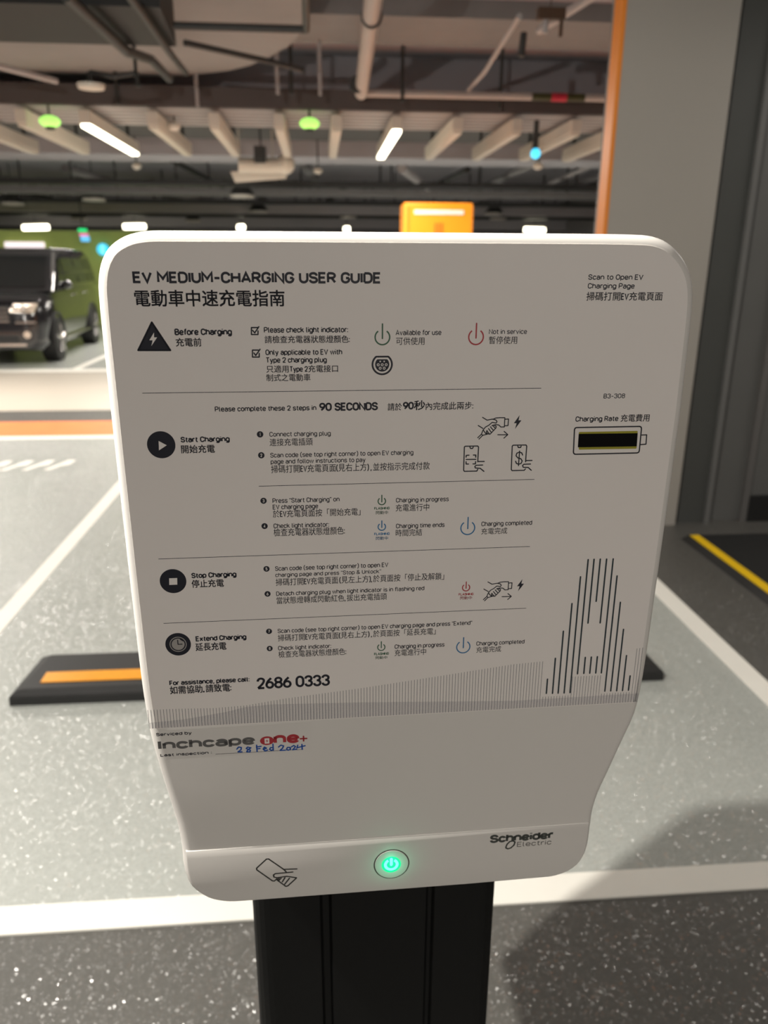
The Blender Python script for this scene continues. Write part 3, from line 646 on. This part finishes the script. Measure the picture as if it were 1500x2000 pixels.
# wave of fine lines
def interp(P, x):
    if x <= P[0][0]: return P[0][1]
    for (a, b), (c, d) in zip(P, P[1:]):
        if x <= c: return b+(d-b)*(x-a)/(c-a)
    return P[-1][1]
def outline_v(u):  # lowest sheet height at this u
    return 183.2
mb = MB(); x = -202.8
while x < 199:
    top = interp(WAVE_TOP, x)
    if 115.5 < x < 193: 
        top = 193.0 if (x < 138.5 or x > 165.5) else 210.5
        if x > 186: top = 193.0
    mb.add([P3(x-.2, 183.2), P3(x+.2, 183.2), P3(x+.2, top), P3(x-.2, top)], [(0, 1, 2, 3)])
    x += 2.4
facing(mb, 'wave_lines', wave_grey, sheet, kind='stuff')
mb = MB(); x = -202.8+.9
while x < 199:
    top = min(interp(FINE_TOP, x), 193 if x > 60 else 300)
    mb.add([P3(x-.17, 183.2, -.64), P3(x+.17, 183.2, -.64), P3(x+.17, top, -.64), P3(x-.17, top, -.64)], [(0, 1, 2, 3)])
    x += 1.2
facing(mb, 'fine_lines', mat('print_fine_grey', (0.24, 0.24, 0.27), 0.6), sheet, kind='stuff')

# service sticker lettering
for (s, u0, u1, v1, v0, mode, w, c) in STICKER_TEXTS[:4]:
    text(s, u0, u1, v1, v0, mode, w, c, sticker, y=-0.16)
u, v = ONE_O
poly([(u+5.6*math.cos(t)*1.0, v+4.1*math.sin(t)) for t in [2*PI*i/32 for i in range(32)]], 'logo_disc', COLR['red'], sticker, y=-0.16)
poly([(u-1.9, v-2.7), (u+1.9, v-2.7), (u+1.9, v+2.3), (u-1.9, v+2.3)], 'logo_battery', sheet_white, sticker, y=-0.19)
poly([(u+.5, v+1.5), (u-1.2, v-.5), (u-.1, v-.4), (u-.5, v-2), (u+1.2, v+.2), (u+.1, v+.1)], 'logo_bolt', COLR['red'], sticker, y=-0.22)
stroke_mb([[(-84.6, 165.6), (-79.4, 165.6)], [(-82, 167.8), (-82, 163.4)]], 1.35, y=-0.16).build('logo_plus', COLR['red'], sticker)
stroke_mb([SIGN_LINE], 0.35, y=-0.16).build('signature_line', ink, sticker)
stroke_mb(HANDWRITING, 1.15, y=-0.22).build('handwritten_date', pen_blue, sticker, label='blue handwritten date')

# control strip: card sign, brand, lit button
stroke_mb(CARD, 1.25, y=-0.94).build('card_hand_sign', mat('print_soft_black', (0.02, 0.02, 0.018), 0.5), strip)
for (s, u0, u1, v1, v0, mode, w, c) in STICKER_TEXTS[4:]:
    text(s, u0, u1, v1, v0, mode, w, 'brandl' if s == 'Electric' else c, strip, y=-0.94)
L_ = catmull(LOGO_LOOP, False, 3); stroke_mb([[(p.x, p.y) for p in L_]], 1.4, y=-0.94).build('brand_loop', COLR['brand'], strip)
u, v = BUTTON
btn = plate(circ((u, v), 14.6, 48), -1.5, 0, 'power_button', plastic_white, rootc)
ringp((u, v), 15.3, 1.0, 'button_groove', mat('groove_dark', (0.05, 0.055, 0.045), 0.6), btn, y=-0.94)
poly(circ((u-.3, v), 8.6, 40), 'lit_lens', mat('green_led_lens', (0.02, 0.3, 0.12), 0.4, emit=(0.0, 0.80, 0.30), es=1.0, var=0), btn, y=-1.54)
cy_ = mat('cyan_led_symbol', (0.3, 0.9, 0.9), 0.4, emit=(0.12, 1.0, 0.85), es=1.5, var=0)
ringp((u-.3, v), 5.2, 2.4, 'lit_ring', cy_, btn, y=-1.58, a0=PI/2+0.55, a1=PI/2+2*PI-0.55)
stroke_mb([[(u-.3, v+6.0), (u-.3, v-.2)]], 2.4, y=-1.60).build('lit_stem', cy_, btn)
pl = bpy.data.lights.new('button_glow', 'POINT'); pl.energy = 0.006; pl.color = (0.05, 1, 0.5); pl.shadow_soft_size = 0.004
po = bpy.data.objects.new('button_glow', pl); COL.objects.link(po); po.parent = rootc; po.location = (u/1000, -0.010, v/1000+ZB)

# ------------------------------------------------------------------ column and door at the right
col_ = thing('column', (1.50, 4.21, 0), 'grey clad column with an orange edge right of the charger', 'column')
MB().box(0.022, 0.603, 0.0, 0.10, 0, 3.6).build('cladding_panel', clad_grey, col_)
MB().box(0.0, 0.022, -0.004, 0.11, 0, 3.6).build('edge_trim', clad_orange, col_, label='orange edge trim')
MB().box(0.16, 0.60, 0.10, 0.60, 0, 3.6).build('column_core', concrete_dk, col_)
struct('wall_steel', MB().box(2.10, 6.0, 4.34, 4.45, 0.0, 3.6), door_dk)
dr = thing('steel_door_frame', (2.13, 4.25, 0), 'dark grey steel door frame with a lighter upright beside the column', 'door frame')
MB().box(0.0, 0.165, 0, 0.09, 0, 3.6).build('frame_panel', mat('charcoal_steel', (0.07, 0.072, 0.068), 0.45), dr)
MB().box(0.165, 0.195, -0.02, 0.09, 0, 3.6).build('upright', mat('upright_grey', (0.15, 0.15, 0.145), 0.4), dr)
MB().box(0.195, 0.40, 0.03, 0.09, 0.0, 3.6).build('door_leaf', door_dk, dr)
MB().box(0.40, 0.44, 0.0, 0.09, 0.0, 3.6).build('upright', door_frame, dr)
MB().box(0.44, 2.6, 0.02, 0.09, 0.16, 3.6).build('door_leaf', door_dk, dr)
MB().box(0.44, 2.6, -0.01, 0.09, 0.0, 0.16).build('kick_plate', rubber, dr)
kb = thing('kerb_ramp', (2.03, 3.97, 0), 'black rubber kerb ramp with a yellow edge stripe on the floor by the door', 'kerb')
MB().rings([[(0, -2.6, 0), (0, 0, 0), (0.9, 0, 0), (0.9, -2.6, 0)], [(0.03, -2.6, 0.03), (0.03, -0.02, 0.03), (0.9, -0.02, 0.03), (0.9, -2.6, 0.03)]]).build('ramp_body', rubber, kb)
MB().box(0.035, 0.085, -2.58, -0.03, 0.03, 0.034).build('yellow_stripe', yellow, kb, label='yellow stripe')

# ------------------------------------------------------------------ wheel stops
def wheel_stop(x0, x1, label, name_copy=None):
    t = thing('wheel_stop', ((x0+x1)/2, 2.46, 0), label, 'wheel stop', 'wheel stops in the near bay')
    h = (x1-x0)/2; H_ = 0.052
    MB().rings([[(-h, 0, 0), (h, 0, 0), (h-.02, .30, 0), (-h+.02, .30, 0)], [(-h, 0.004, .035), (h, 0.004, .035), (h-.02, .296, .035), (-h+.02, .296, .035)],
                [(-h+.03, 0.03, H_), (h-.03, 0.03, H_), (h-.06, .28, H_), (-h+.06, .28, H_)]]).build('rubber_block', rubber, t, bevel=0.003)
    MB().box(-h+.09, h-.07, 0.07, 0.14, H_, H_+.003).build('reflective_strip', amber, t, label='amber reflective strip')
    return t
wheel_stop(-1.12, -0.22, 'black rubber wheel stop with amber strip showing left of the charger')
wheel_stop(0.40, 1.265, 'black rubber wheel stop with only its tip showing right of the charger')

# ------------------------------------------------------------------ black van
van = thing('parked_van', (-4.86, 11.75, 0), 'black people carrier parked facing the driveway behind the charger', 'car', rz=math.radians(4))
def sec(y, w, z0, zt, zm=0.62, sh=.05):
    h = [(0, z0), (w*.86, z0), (w*.97, z0+.1), (w, zm), (w*.985, zt-.14), (w*.93, zt-.03), (w*.7, zt), (0, zt+.015)]
    return [(x, y, z) for x, z in h] + [(-x, y, z) for x, z in h[::-1][1:-1]]
st = [(0.0, .60, .34, .74), (.03, .72, .26, .84), (.12, .81, .22, .93), (.35, .86, .20, 1.0), (.8, .87, .19, 1.05), (1.3, .87, .19, 1.08), (2.5, .875, .19, 1.1), (3.8, .87, .19, 1.1), (4.15, .84, .22, 1.08), (4.3, .78, .3, 1.0)]
body = MB().rings([sec(*a) for a in st]).build('body', car_black, van, smooth=True)
def cab(z, yf, yr, w, r=.12):
    return [(x, y, z) for x, y in rrect(-w, w, yf, yr, r, 4)]
lev = [(1.04, .72, 4.27, .86), (1.10, .82, 4.26, .855), (1.30, 1.10, 4.22, .825), (1.52, 1.42, 4.14, .765), (1.60, 1.56, 4.08, .735), (1.66, 1.74, 3.98, .68), (1.685, 2.0, 3.8, .58)]
MB().rings([cab(*a) for a in lev]).build('cabin', car_black, van, smooth=True)
def L2(z):
    for a, b in zip(lev, lev[1:]):
        if z <= b[0]: t = (z-a[0])/(b[0]-a[0]); return [a[i]+(b[i]-a[i])*t for i in range(4)]
w0, w1 = L2(1.1), L2(1.56)
MB().add([(-w0[3]+.12, w0[1]-.012, 1.1), (w0[3]-.12, w0[1]-.012, 1.1), (w1[3]-.1, w1[1]-.012, 1.56), (-w1[3]+.1, w1[1]-.012, 1.56)], [(0, 1, 2, 3)]).build('windscreen', glass_dk, van)
MB().box(.28, .40, 1.02, 1.03, 1.16, 1.22).build('windscreen_sticker', mat('sticker_pink', (.7, .45, .45), .5), van)
for s in (1, -1):
    for ya, yb, nm in ((1.25, 1.62, 'quarter_window'), (1.72, 2.55, 'side_window'), (2.62, 3.35, 'side_window'), (3.42, 3.95, 'side_window')):
        ya1 = ya+.38 if nm == 'quarter_window' else ya; q0, q1 = L2(1.13), L2(1.53)
        if nm == 'quarter_window': ya1 = 1.60
        MB().add([(s*(q0[3]+.012), ya, 1.13), (s*(q0[3]+.012), yb, 1.13), (s*(q1[3]+.012), yb, 1.53), (s*(q1[3]+.012), ya1, 1.53)], [(0, 1, 2, 3)]).build(nm, glass_dk, van)
    MB().path([(s*.80, .90, 1.10), (s*.775, 1.25, 1.36), (s*.735, 1.58, 1.60)], .028, 8).build('pillar_trim', chrome, van)
    # headlamps
    MB().rings([[(s*.42, .02, .78), (s*.74, .05, .76), (s*.80, .12, .90), (s*.48, .05, .90)], [(s*.42, -.02, .79), (s*.73, .015, .77), (s*.79, .09, .895), (s*.48, .02, .895)]]).build('headlamp', lamp_glass, van, bevel=.006)
    MB().ball((s*.62, -.01, .835), .045, 12).ball((s*.50, -.015, .84), .04, 12).build('lamp_reflector', chrome, van, smooth=True)
    MB().tube((s*.62, .03, .46), (s*.62, -.005, .46), .05, 16).build('fog_lamp', lamp_glass, van)
    MB().box(s*.62-.14, s*.62+.14, -.01, .03, .62, .65).build('lamp_trim', chrome, van)
    mi = MB().ball((s*.98, 1.12, 1.13), .10, 12, .7).build('wing_mirror', car_black, van, smooth=True)
    MB().box(min(s*.84, s*.93), max(s*.84, s*.93), 1.10, 1.14, 1.08, 1.11).build('mirror_arm', car_black, mi)
    for yy in (2.1, 3.0):
        MB().box(s*.884-.01, s*.884+.01, yy, yy+.16, .94, .965).build('door_handle', chrome, van)
    MB().box(s*.865-.012, s*.865+.012, 1.2, 3.5, .30, .325).build('sill_trim', chrome, van)
    for yy in (.78, 3.45):
        wh = MB().tube((s*.66, yy, .33), (s*.885, yy, .33), .33, 28).build('tyre', rubber, van, smooth=True)
        rim = MB().tube((s*.86, yy, .33), (s*.892, yy, .33), .235, 24); rim.build('rim', mat('rim_dark', (.06, .06, .06), .4, .6), wh)
        for k in range(5):
            a = 2*PI*k/5+.3
            MB().tube((s*.897, yy+.03*math.cos(a), .33+.03*math.sin(a)), (s*.895, yy+.225*math.cos(a), .33+.225*math.sin(a)), .022, 6, .03).build('spoke', chrome, wh)
        ar = [(s*.872, yy+.40*math.cos(t), .33+.40*math.sin(t)) for t in [PI*i/14 for i in range(15)]]
        MB().path(ar, .02, 6).build('wheel_arch', rubber, van)
for i in range(4):
    MB().box(-.40, .40, -.02, .02, .64+i*.06, .668+i*.06).build('grille_slat', chrome, van)
MB().box(-.42, .42, -.006, .03, .62, .87).build('grille_back', rubber, van)
MB().box(-.17, .17, -.03, .0, .47, .56).build('number_plate', mat('plate_white', (.8, .8, .8)), van)
MB().box(-.60, .60, -.015, .05, .30, .335).build('bumper_trim', chrome, van)
MB().box(-.5, .5, -.008, .05, .37, .45).build('lower_grille', rubber, van)

# ------------------------------------------------------------------ orange cabinet
oc = thing('orange_cabinet', (1.41, 9.5, 0), 'bright orange cabinet rising behind the charger on the far side of the driveway', 'cabinet')
P = rrect(-.41, .41, 0, .45, .03, 3)
MB().rings([[(x, y, 0) for x, y in P], [(x, y, 2.12) for x, y in P], [(x*.97, y*.97+.01, 2.15) for x, y in P]]).build('cabinet_body', orange_box, oc)
MB().box(-.29, .29, -.012, .0, 2.02, 2.07).build('white_band', lum_white, oc)
for k in range(3): MB().box(-.04+k*.04-.008, -.04+k*.04+.008, -.012, 0, 1.72, 1.93).build('vent_slot', mat('vent_brown', (.45, .15, .01)), oc)
MB().box(-.37, -.35, -.01, 0, .1, 2.1).build('edge_strip', mat('orange_deep', (.7, .2, .01)), oc)

# ------------------------------------------------------------------ overhead services
def overhead(name, mb, m, label, cat, group=None): return mb.build(name, m, label=label, cat=cat, group=group)
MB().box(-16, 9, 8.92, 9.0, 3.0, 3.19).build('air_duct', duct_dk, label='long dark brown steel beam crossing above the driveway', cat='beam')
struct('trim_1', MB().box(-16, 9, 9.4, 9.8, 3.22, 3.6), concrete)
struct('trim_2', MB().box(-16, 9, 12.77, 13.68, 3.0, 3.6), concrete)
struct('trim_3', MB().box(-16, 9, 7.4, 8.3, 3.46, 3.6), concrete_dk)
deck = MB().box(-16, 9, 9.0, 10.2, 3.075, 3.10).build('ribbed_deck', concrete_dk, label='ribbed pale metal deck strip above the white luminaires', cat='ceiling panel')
for k in range(6):
    y = 9.03+k*.2
    MB().box(-16, 9, y, y+.12, 3.0, 3.075).build('deck_rib', steel_light, deck)
MB().box(-15.9, 8.9, 10.35, 12.6, 3.2, 3.45).build('slab_shade_box', mat('slab_shade_grey', (.10, .096, .093), .7), label='wide dark grey box added as slab shade above the far ends of the white luminaires', cat='duct')  # dark box added to stand in for shade on the slab underside
# luminaires
def luminaire(label, lit):
    t = thing('linear_luminaire', (0, 0, 0), label, 'ceiling light', 'row of linear luminaires across the driveway')
    MB().box(-.055, .055, -1.15, 1.15, .03, .16).build('housing', lum_white, t, bevel=.004)
    MB().box(-.045, .045, -1.13, 1.13, 0, .03).build('diffuser', tube_on if lit else lum_white, t, label='lit diffuser' if lit else None)
    for y, h in ((-.8, .19), (.8, .40)): MB().tube((0, y, .16), (0, y, h), .02, 8).build('ceiling_mount', steel_dk, t)
    return t
XS = [-4.25, -3.63, -2.99, -2.36, -1.68, -1.05, -.38, .22, .86, 1.51, 2.15, 2.80, 3.40, 4.05]
WORDS = ['far left unlit white luminaire at the frame edge', 'second unlit white luminaire from the left frame edge', 'unlit white luminaire just left of the lit left one',
         'lit white luminaire on the left side of the row', 'unlit white luminaire just right of the lit left one', 'unlit white luminaire above the charger\'s left half',
         'short looking unlit luminaire by the white ducting', 'nearly end-on unlit white luminaire right of the green lamp', 'lit white luminaire right of the middle of the row',
         'unlit white luminaire just right of the lit middle one', 'second unlit luminaire right of the lit middle one', 'unlit luminaire behind the blue lamp', 'last visible unlit luminaire beside the orange column edge', 'unlit luminaire hidden behind the grey column']
for i, x in enumerate(XS[1:-1]):
    t = luminaire(WORDS[i+1], i+1 in (3, 8)); t.location = (x, 10.1, 2.80)
# lamp over the near bay (the one that lights the charger from the left)
kl = thing('bay_lamp', (KEY[0], KEY[1], KEY[2]), 'round white bay lamp hanging left of the charger, above the frame', 'ceiling light')
MB().tube((0, 0, .015), (0, 0, .09), .10, 20, .07).build('lamp_head', lum_white, kl)
MB().tube((0, 0, .09), (0, 0, 1.1), .008, 6).build('stem', steel_dk, kl)
# white board with a curved end, dark box below it
cur = catmull([(-.86, 8.74), (-.62, 8.50), (-.40, 8.13), (-.20, 7.70), (-.09, 7.27), (-.06, 6.9), (-.06, 6.3), (-.10, 5.5)], False, 4)
ol = [(-6, 4.6), (-6, 9.2), (-2.2, 9.12), (-1.39, 9.05)] + [(p.x, p.y) for p in cur] + [(-.10, 4.6)]
MB().rings([[(x, y, 3.30) for x, y in ol], [(x, y, 3.36) for x, y in ol]]).build('ceiling_board', mat('board_beige', (.28, .27, .265), .7), label='large beige ceiling board with a rounded end at upper left', cat='ceiling board')
bx = thing('dark_duct', (-2.6, 5.9, 2.95), 'dark grey duct box hanging under the beige board at upper left', 'duct')
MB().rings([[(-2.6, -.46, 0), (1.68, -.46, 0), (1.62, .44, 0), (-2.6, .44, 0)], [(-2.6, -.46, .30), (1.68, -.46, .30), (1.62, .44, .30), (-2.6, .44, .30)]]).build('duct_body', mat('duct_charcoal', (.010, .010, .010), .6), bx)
for x in (-1.6, 0, 1.4): MB().box(x, x+.03, -.47, .45, .30, .35).build('hanger_strap', steel_light, bx)
def pipe(pts, r, m, label, name='pipe', cat='pipe', group=None, n=12): return MB().path(pts, r, n).build(name, m, label=label, cat=cat, group=group, smooth=True)
pipe([(-.94, 6.02, 3.0), (-.05, 6.02, 3.0), (-.04, 5.1, 3.0)], .025, steel_dk, 'black angled conduit below the beige board', 'conduit', 'conduit')
pipe([(-.92, 6.36, 2.98), (-.28, 7.0, 3.0), (-.1, 7.2, 3.0)], .022, steel_dk, 'slanting dark conduit crossing the beige board', 'conduit', 'conduit')
pipe([(-1.35, 5.0, 2.88), (-1.30, 6.2, 2.88), (-1.32, 7.2, 3.05), (-1.3, 7.9, 3.05)], .035, steel_dk, 'black hose under the dark duct at upper left', 'hose', 'hose')
pipe([(-1.02, 5.0, 2.90), (-1.02, 6.4, 2.90), (-1.15, 7.9, 3.1)], .025, steel_dk, 'thin black cable conduit right of the black hose', 'conduit', 'conduit')
pipe([(-3.2, 6.6, 3.05), (-2.35, 8.1, 3.05)], .025, steel_light, 'slanting grey conduit at the left frame edge', 'conduit', 'conduit')
wp = MB().path([(.36, 4.6, 3.1), (.46, 8.60, 3.1)], .062, 14).path([(.46, 8.6, 3.1), (6.5, 8.6, 3.1)], .034, 12).ball((.46, 8.6, 3.1), .062, 12).build('white_pipe', mat('pipe_offwhite', (.50, .44, .41), .5), smooth=True, label='off-white pipe turning right along the dark beam', cat='pipe')
MB().tube((2.20, 8.6, 3.1), (2.75, 8.6, 3.1), .037, 14).build('olive_band', mat('olive_band', (.05, .05, .012)), wp)
MB().tube((2.40, 8.6, 3.1), (2.56, 8.6, 3.1), .040, 14).build('red_band', mat('red_band', (.55, .02, .05)), wp)
for y, z in ((6.05, 3.1), (8.2, 3.1)): MB().tube((.40, y, z), (.40, y+.03, z), .075, 14).build('pipe_clamp', steel_dk, wp)
for i, (x, y) in enumerate([(.86, 8.45), (-.35, 8.2), (-.22, 8.2), (.05, 8.2), (1.9, 8.7), (-1.2, 8.9), (-2.0, 8.9)]):
    MB().tube((x, y, 3.0), (x, y, 3.6), .018, 8).build('hanger_rod', steel_dk if i % 2 == 0 else steel_light, label='upright hanger rod holding the services under the slab', cat='hanger rod', group='hanger rods')
pipe([(1.46, 6.18, 3.16), (1.58, 8.0, 3.18), (1.58, 8.8, 3.19)], .02, steel_light, 'thin grey conduit slanting down to the dark beam', 'conduit', 'conduit')
pipe([(1.98, 5.0, 3.18), (1.72, 6.6, 3.18)], .03, steel_light, 'short grey pipe behind the brown bracket at top right', 'pipe')
br = thing('pipe_bracket', (1.62, 5.95, 3.1), 'small brown pipe bracket below the slab at upper right', 'bracket')
MB().tube((0, 0, .05), (0, 0, .5), .004, 6).box(-.09, .10, -.03, .03, -.02, .05).build('bracket_plate', mat('rust_brown', (.09, .05, .03)), br)
MB().tube((-.03, 0, -.02), (-.03, 0, -.10), .02, 8).build('bracket_leg', steel_light, br)
MB().tube((.08, .0, -.02), (.08, .0, -.12), .014, 8).build('bracket_leg', mat('rust_brown', (.09, .05, .03)), br)
MB().tube((-.13, .2, -.05), (-.14, .2, -.2), .025, 8).build('valve_body', steel_dk, br)
# ceiling round lamp upper left with arm
dl = thing('round_lamp', (-1.78, 7.05, 2.80), 'flat round white lamp head hanging below the board at left', 'lamp')
MB().tube((0, 0, 0), (0, 0, .03), .10, 24, .11).build('lamp_disc', lum_white, dl)
MB().tube((0, 0, .03), (0, 0, .12), .02, 8).build('lamp_neck', steel_dk, dl)
MB().path([(0, 0, .12), (.18, 0, .09), (.36, 0, .12), (.37, 0, .02)], .018, 8).tube((.36, 0, .12), (.36, 0, .50), .014, 8).build('lamp_arm', steel_dk, dl)
# parking indicator lamps
def indicator(loc, m, label, dome=.10, cat='indicator lamp'):
    t = thing('indicator_lamp', loc, label, cat)
    MB().ball((0, 0, 0), dome, 16, .55).build('lamp_dome', m, t, smooth=True)
    MB().tube((0, 0, -.075), (0, 0, -.02), dome*.45, 12).build('lamp_base', steel_dk, t)
    MB().tube((0, 0, .02), (0, 0, 3.0-loc[2]), .012, 6).build('drop_rod', steel_dk, t)
    return t
g_on = mat('green_lamp', (.4, .8, .2), emit=(.36, .80, .14), es=1.3, var=0)
indicator((-2.71, 8.96, 2.845), g_on, 'glowing green dome lamp over the left part of the driveway', .105)
indicator((-.063, 8.96, 2.87), g_on, 'glowing green dome lamp in front of the middle of the deck', .105)
b_on = mat('blue_lamp', (.1, .6, .9), emit=(.06, .62, .95), es=1.5, var=0)
bl = thing('blue_lamp', (2.46, 9.3, 2.66), 'round cyan lamp on a short black drop near the column', 'indicator lamp')
MB().ball((0, 0, 0), .055, 14).build('lamp_globe', b_on, bl, smooth=True)
MB().tube((0, .03, .04), (0, .03, .16), .035, 10).build('lamp_stem', steel_dk, bl)
MB().tube((0, .03, .16), (0, .03, .34), .03, 8).build('drop_rod', steel_dk, bl)
# small detectors
for i, (x, y, z, lb) in enumerate([(-1.55, 9.5, 2.90, 'small white detector between the left luminaires'), (-2.6, 12.4, 2.80, 'small white detector below the pale beam at left'), (.02, 12.5, 2.78, 'small white detector below the pale beam near the middle'), (2.9, 10.8, 2.70, 'small white detector behind the blue lamp')]):
    t = thing('smoke_detector', (x, y, z), lb, 'detector', 'small white detectors')
    MB().ball((0, 0, 0), .07, 14, .7).build('detector_head', lum_white, t, smooth=True)
    MB().tube((0, 0, .03), (0, 0, (3.0 if y < 10 else 3.2)-z), .01, 6).build('drop_rod', steel_dk, t)
# white ducting below the luminaires, tilted projector-like box
wd = thing('white_ducting', (-.62, 11.4, 2.62), 'short white ducting elbow under the row of luminaires', 'duct')
MB().tube((-.42, 0, .10), (.16, 0, .10), .10, 14).build('duct_run', lum_white, wd, smooth=True)
MB().ball((.20, 0, .12), .13, 14).build('duct_elbow', lum_white, wd, smooth=True)
MB().tube((-.12, 0, .3), (-.12, 0, .58), .012, 6).box(-.2, -.05, -.2, .05, .12, .32).build('duct_motor', steel_dk, wd)
tb = MB().tube((-.6, 11.65, 2.66), (-.6, 11.65, 3.2), .012, 6).tube((-1.05, 11.65, 2.65), (-1.05, 11.65, 3.2), .012, 6).rings([[(-1.12, 11.6, 2.52), (-.42, 11.6, 2.58), (-.42, 11.7, 2.60), (-1.12, 11.7, 2.57)], [(-1.18, 11.6, 2.66), (-.42, 11.6, 2.68), (-.42, 11.7, 2.69), (-1.18, 11.7, 2.67)]]).build('hanging_panel', lum_white, label='tilted white panel hanging under the ducting', cat='hanging panel')
# cable trays and beams further away
for i, (y, z, h, d, m, lb) in enumerate([(15.6, 2.82, .10, .30, steel_dk, 'nearest dark cable tray beyond the pale beam'), (17.3, 2.80, .12, .5, concrete_dk, 'grey duct run beyond the nearest cable tray'),
        (20.5, 2.84, .08, .4, steel_dk, 'dark cable tray above the lime wall'), (22.5, 2.72, .30, .5, steel_light, 'pale duct run beyond the lime wall'), (25.0, 2.75, .12, .4, steel_dk, 'far dark cable tray high at the back'), (29, 2.6, .5, .5, concrete, 'wide dark duct run at the back of the hall'), (33, 2.3, .35, .4, concrete, 'pale beam at the very back of the hall')]):
    t = MB().box(-16, 9, y, y+d, z, z+h).build('cable_tray' if 'tray' in lb else 'service_duct', m, label=lb, cat='cable tray' if 'tray' in lb else 'duct')
    for k in range(12):
        x = -14+k*1.9+(i*.37) % 1
        MB().tube((x, y+d/2, z+h), (x, y+d/2, 3.6), .02, 6).build('tray_hanger', steel_dk, t)
rnd = random.Random(3)
for i in range(16):
    x = -9+i*1.05+rnd.uniform(-.2, .2); y0 = rnd.choice((13.8, 16, 20)); z = rnd.uniform(2.95, 3.3); r = rnd.uniform(.03, .09)
    MB().path([(x, y0, z), (x+rnd.uniform(-1.2, 1.2), y0+rnd.uniform(4, 9), z)], r, 10).build('ceiling_pipe', rnd.choice((steel_light, concrete_dk, steel_dk)), smooth=True,
        label='grey service pipe running under the slab far behind the charger', cat='pipe', group='far service pipes')
# pendant bay lamps, far
PEND = [(x, y, 2.7, '') for x, y in ((-7.0, 19.7), (-4.76, 18.15), (-7.5, 26.6), (-1.5, 16.8), (-1.55, 21.9), (-4.07, 27.3), (.9, 24.2), (4.75, 21.9), (5.4, 24.3))]
PL = ['black pendant lamp nearest the left frame edge', 'black pendant lamp above the van with a bright rim', 'low black pendant lamp right of the van roof', 'black pendant lamp over the charger\'s left half', 'small far pendant lamp near the charger\'s left half', 'small low pendant lamp left of the charger', 'far pendant lamp left of the orange cabinet', 'far pendant lamp right of the orange cabinet', 'farthest pendant lamp beside the column']
proto = None
for (x, y, z, _), lb in zip(PEND, PL):
    if proto is None:
        proto = t = thing('pendant_lamp', (x, y, z), lb, 'pendant lamp', 'black pendant lamps at the back')
        MB().tube((0, 0, .05), (0, 0, .24), .26, 18, .12).build('shade', steel_dk, t, smooth=True)
        MB().tube((0, 0, 0), (0, 0, .05), .24, 18).build('rim', lum_white, t)
        MB().tube((0, 0, .24), (0, 0, .9), .012, 6).build('cord', steel_dk, t)
    else:
        t = copy_tree(proto); t['label'] = lb; t.location = (x, y, z)
# far lit tubes
for i, (x, y, z, L, a, lb) in enumerate([(-9.0, 27, 2.40, 1.1, 1.0, 'lit tube over the van roof, nearest the left edge'), (-5.9, 27, 2.45, .8, 1.1, 'lit tube peeking over the left corner of the charger'), (-2.5, 27, 2.45, .35, .4, 'tiny lit tube over the left part of the charger top'), (.95, 27, 2.42, .3, .1, 'tiny lit tube over the middle of the charger top'), (7.0, 26, 2.40, .8, -1.1, 'lit tube over the right part of the charger top')]):
    t = thing('far_tube_lamp', (x, y, z), lb, 'ceiling light', 'far lit tubes', rz=a)
    MB().box(-.09, .09, -L/2, L/2, 0, .16).build('lit_tube', tube_on, t, bevel=.02)
    MB().box(-.07, .07, -L/2, L/2, .16, .22).build('tube_housing', lum_white, t)
    MB().tube((0, 0, .22), (0, 0, 3.57-z), .012, 6).build('drop_rod', steel_dk, t)
ws = thing('wall_light_strip', (-6.95, 19.95, 1.83), 'pale glowing strip high on the lime wall above the van', 'wall light')
MB().box(-.45, .45, -.05, .05, -.07, .07).build('strip_lens', mat('strip_glow', (.9, .8, .85), emit=(.9, .78, .80), es=1.0, var=0), ws, bevel=.01)
sg = thing('signal_lamp', (-5.45, 19.5, 2.05), 'stacked green, pink and blue signal lamp beside the van roof', 'signal lamp')
for k, (dz, h, c) in enumerate(((.07, .07, (.02, .70, .20)), (-.02, .05, (.85, .22, .40)), (-.14, .11, (.12, .50, .85)))):
    MB().tube((k*.02, 0, dz), (k*.02, 0, dz+h), .10, 14).build('signal_section', mat('signal_%d' % k, c, emit=c, es=1.1, var=0), sg)
MB().tube((0, 0, .14), (0, 0, 1.5), .015, 6).build('drop_rod', steel_dk, sg)
cs = thing('round_blue_sign', (-5.14, 19.9, 1.74), 'round glowing cyan sign on the lime wall left of the charger', 'sign')
MB().tube((0, 0, 0), (0, .06, 0), .135, 20).build('sign_disc', mat('cyan_glow', (.1, .6, .9), emit=(.05, .60, .90), es=1.1, var=0), cs)
MB().box(-.03, .03, -.01, 0, -.10, .10).build('sign_mark', mat('cyan_bright', (.3, .8, .9), emit=(.25, .80, .95), es=1.1, var=0), cs)
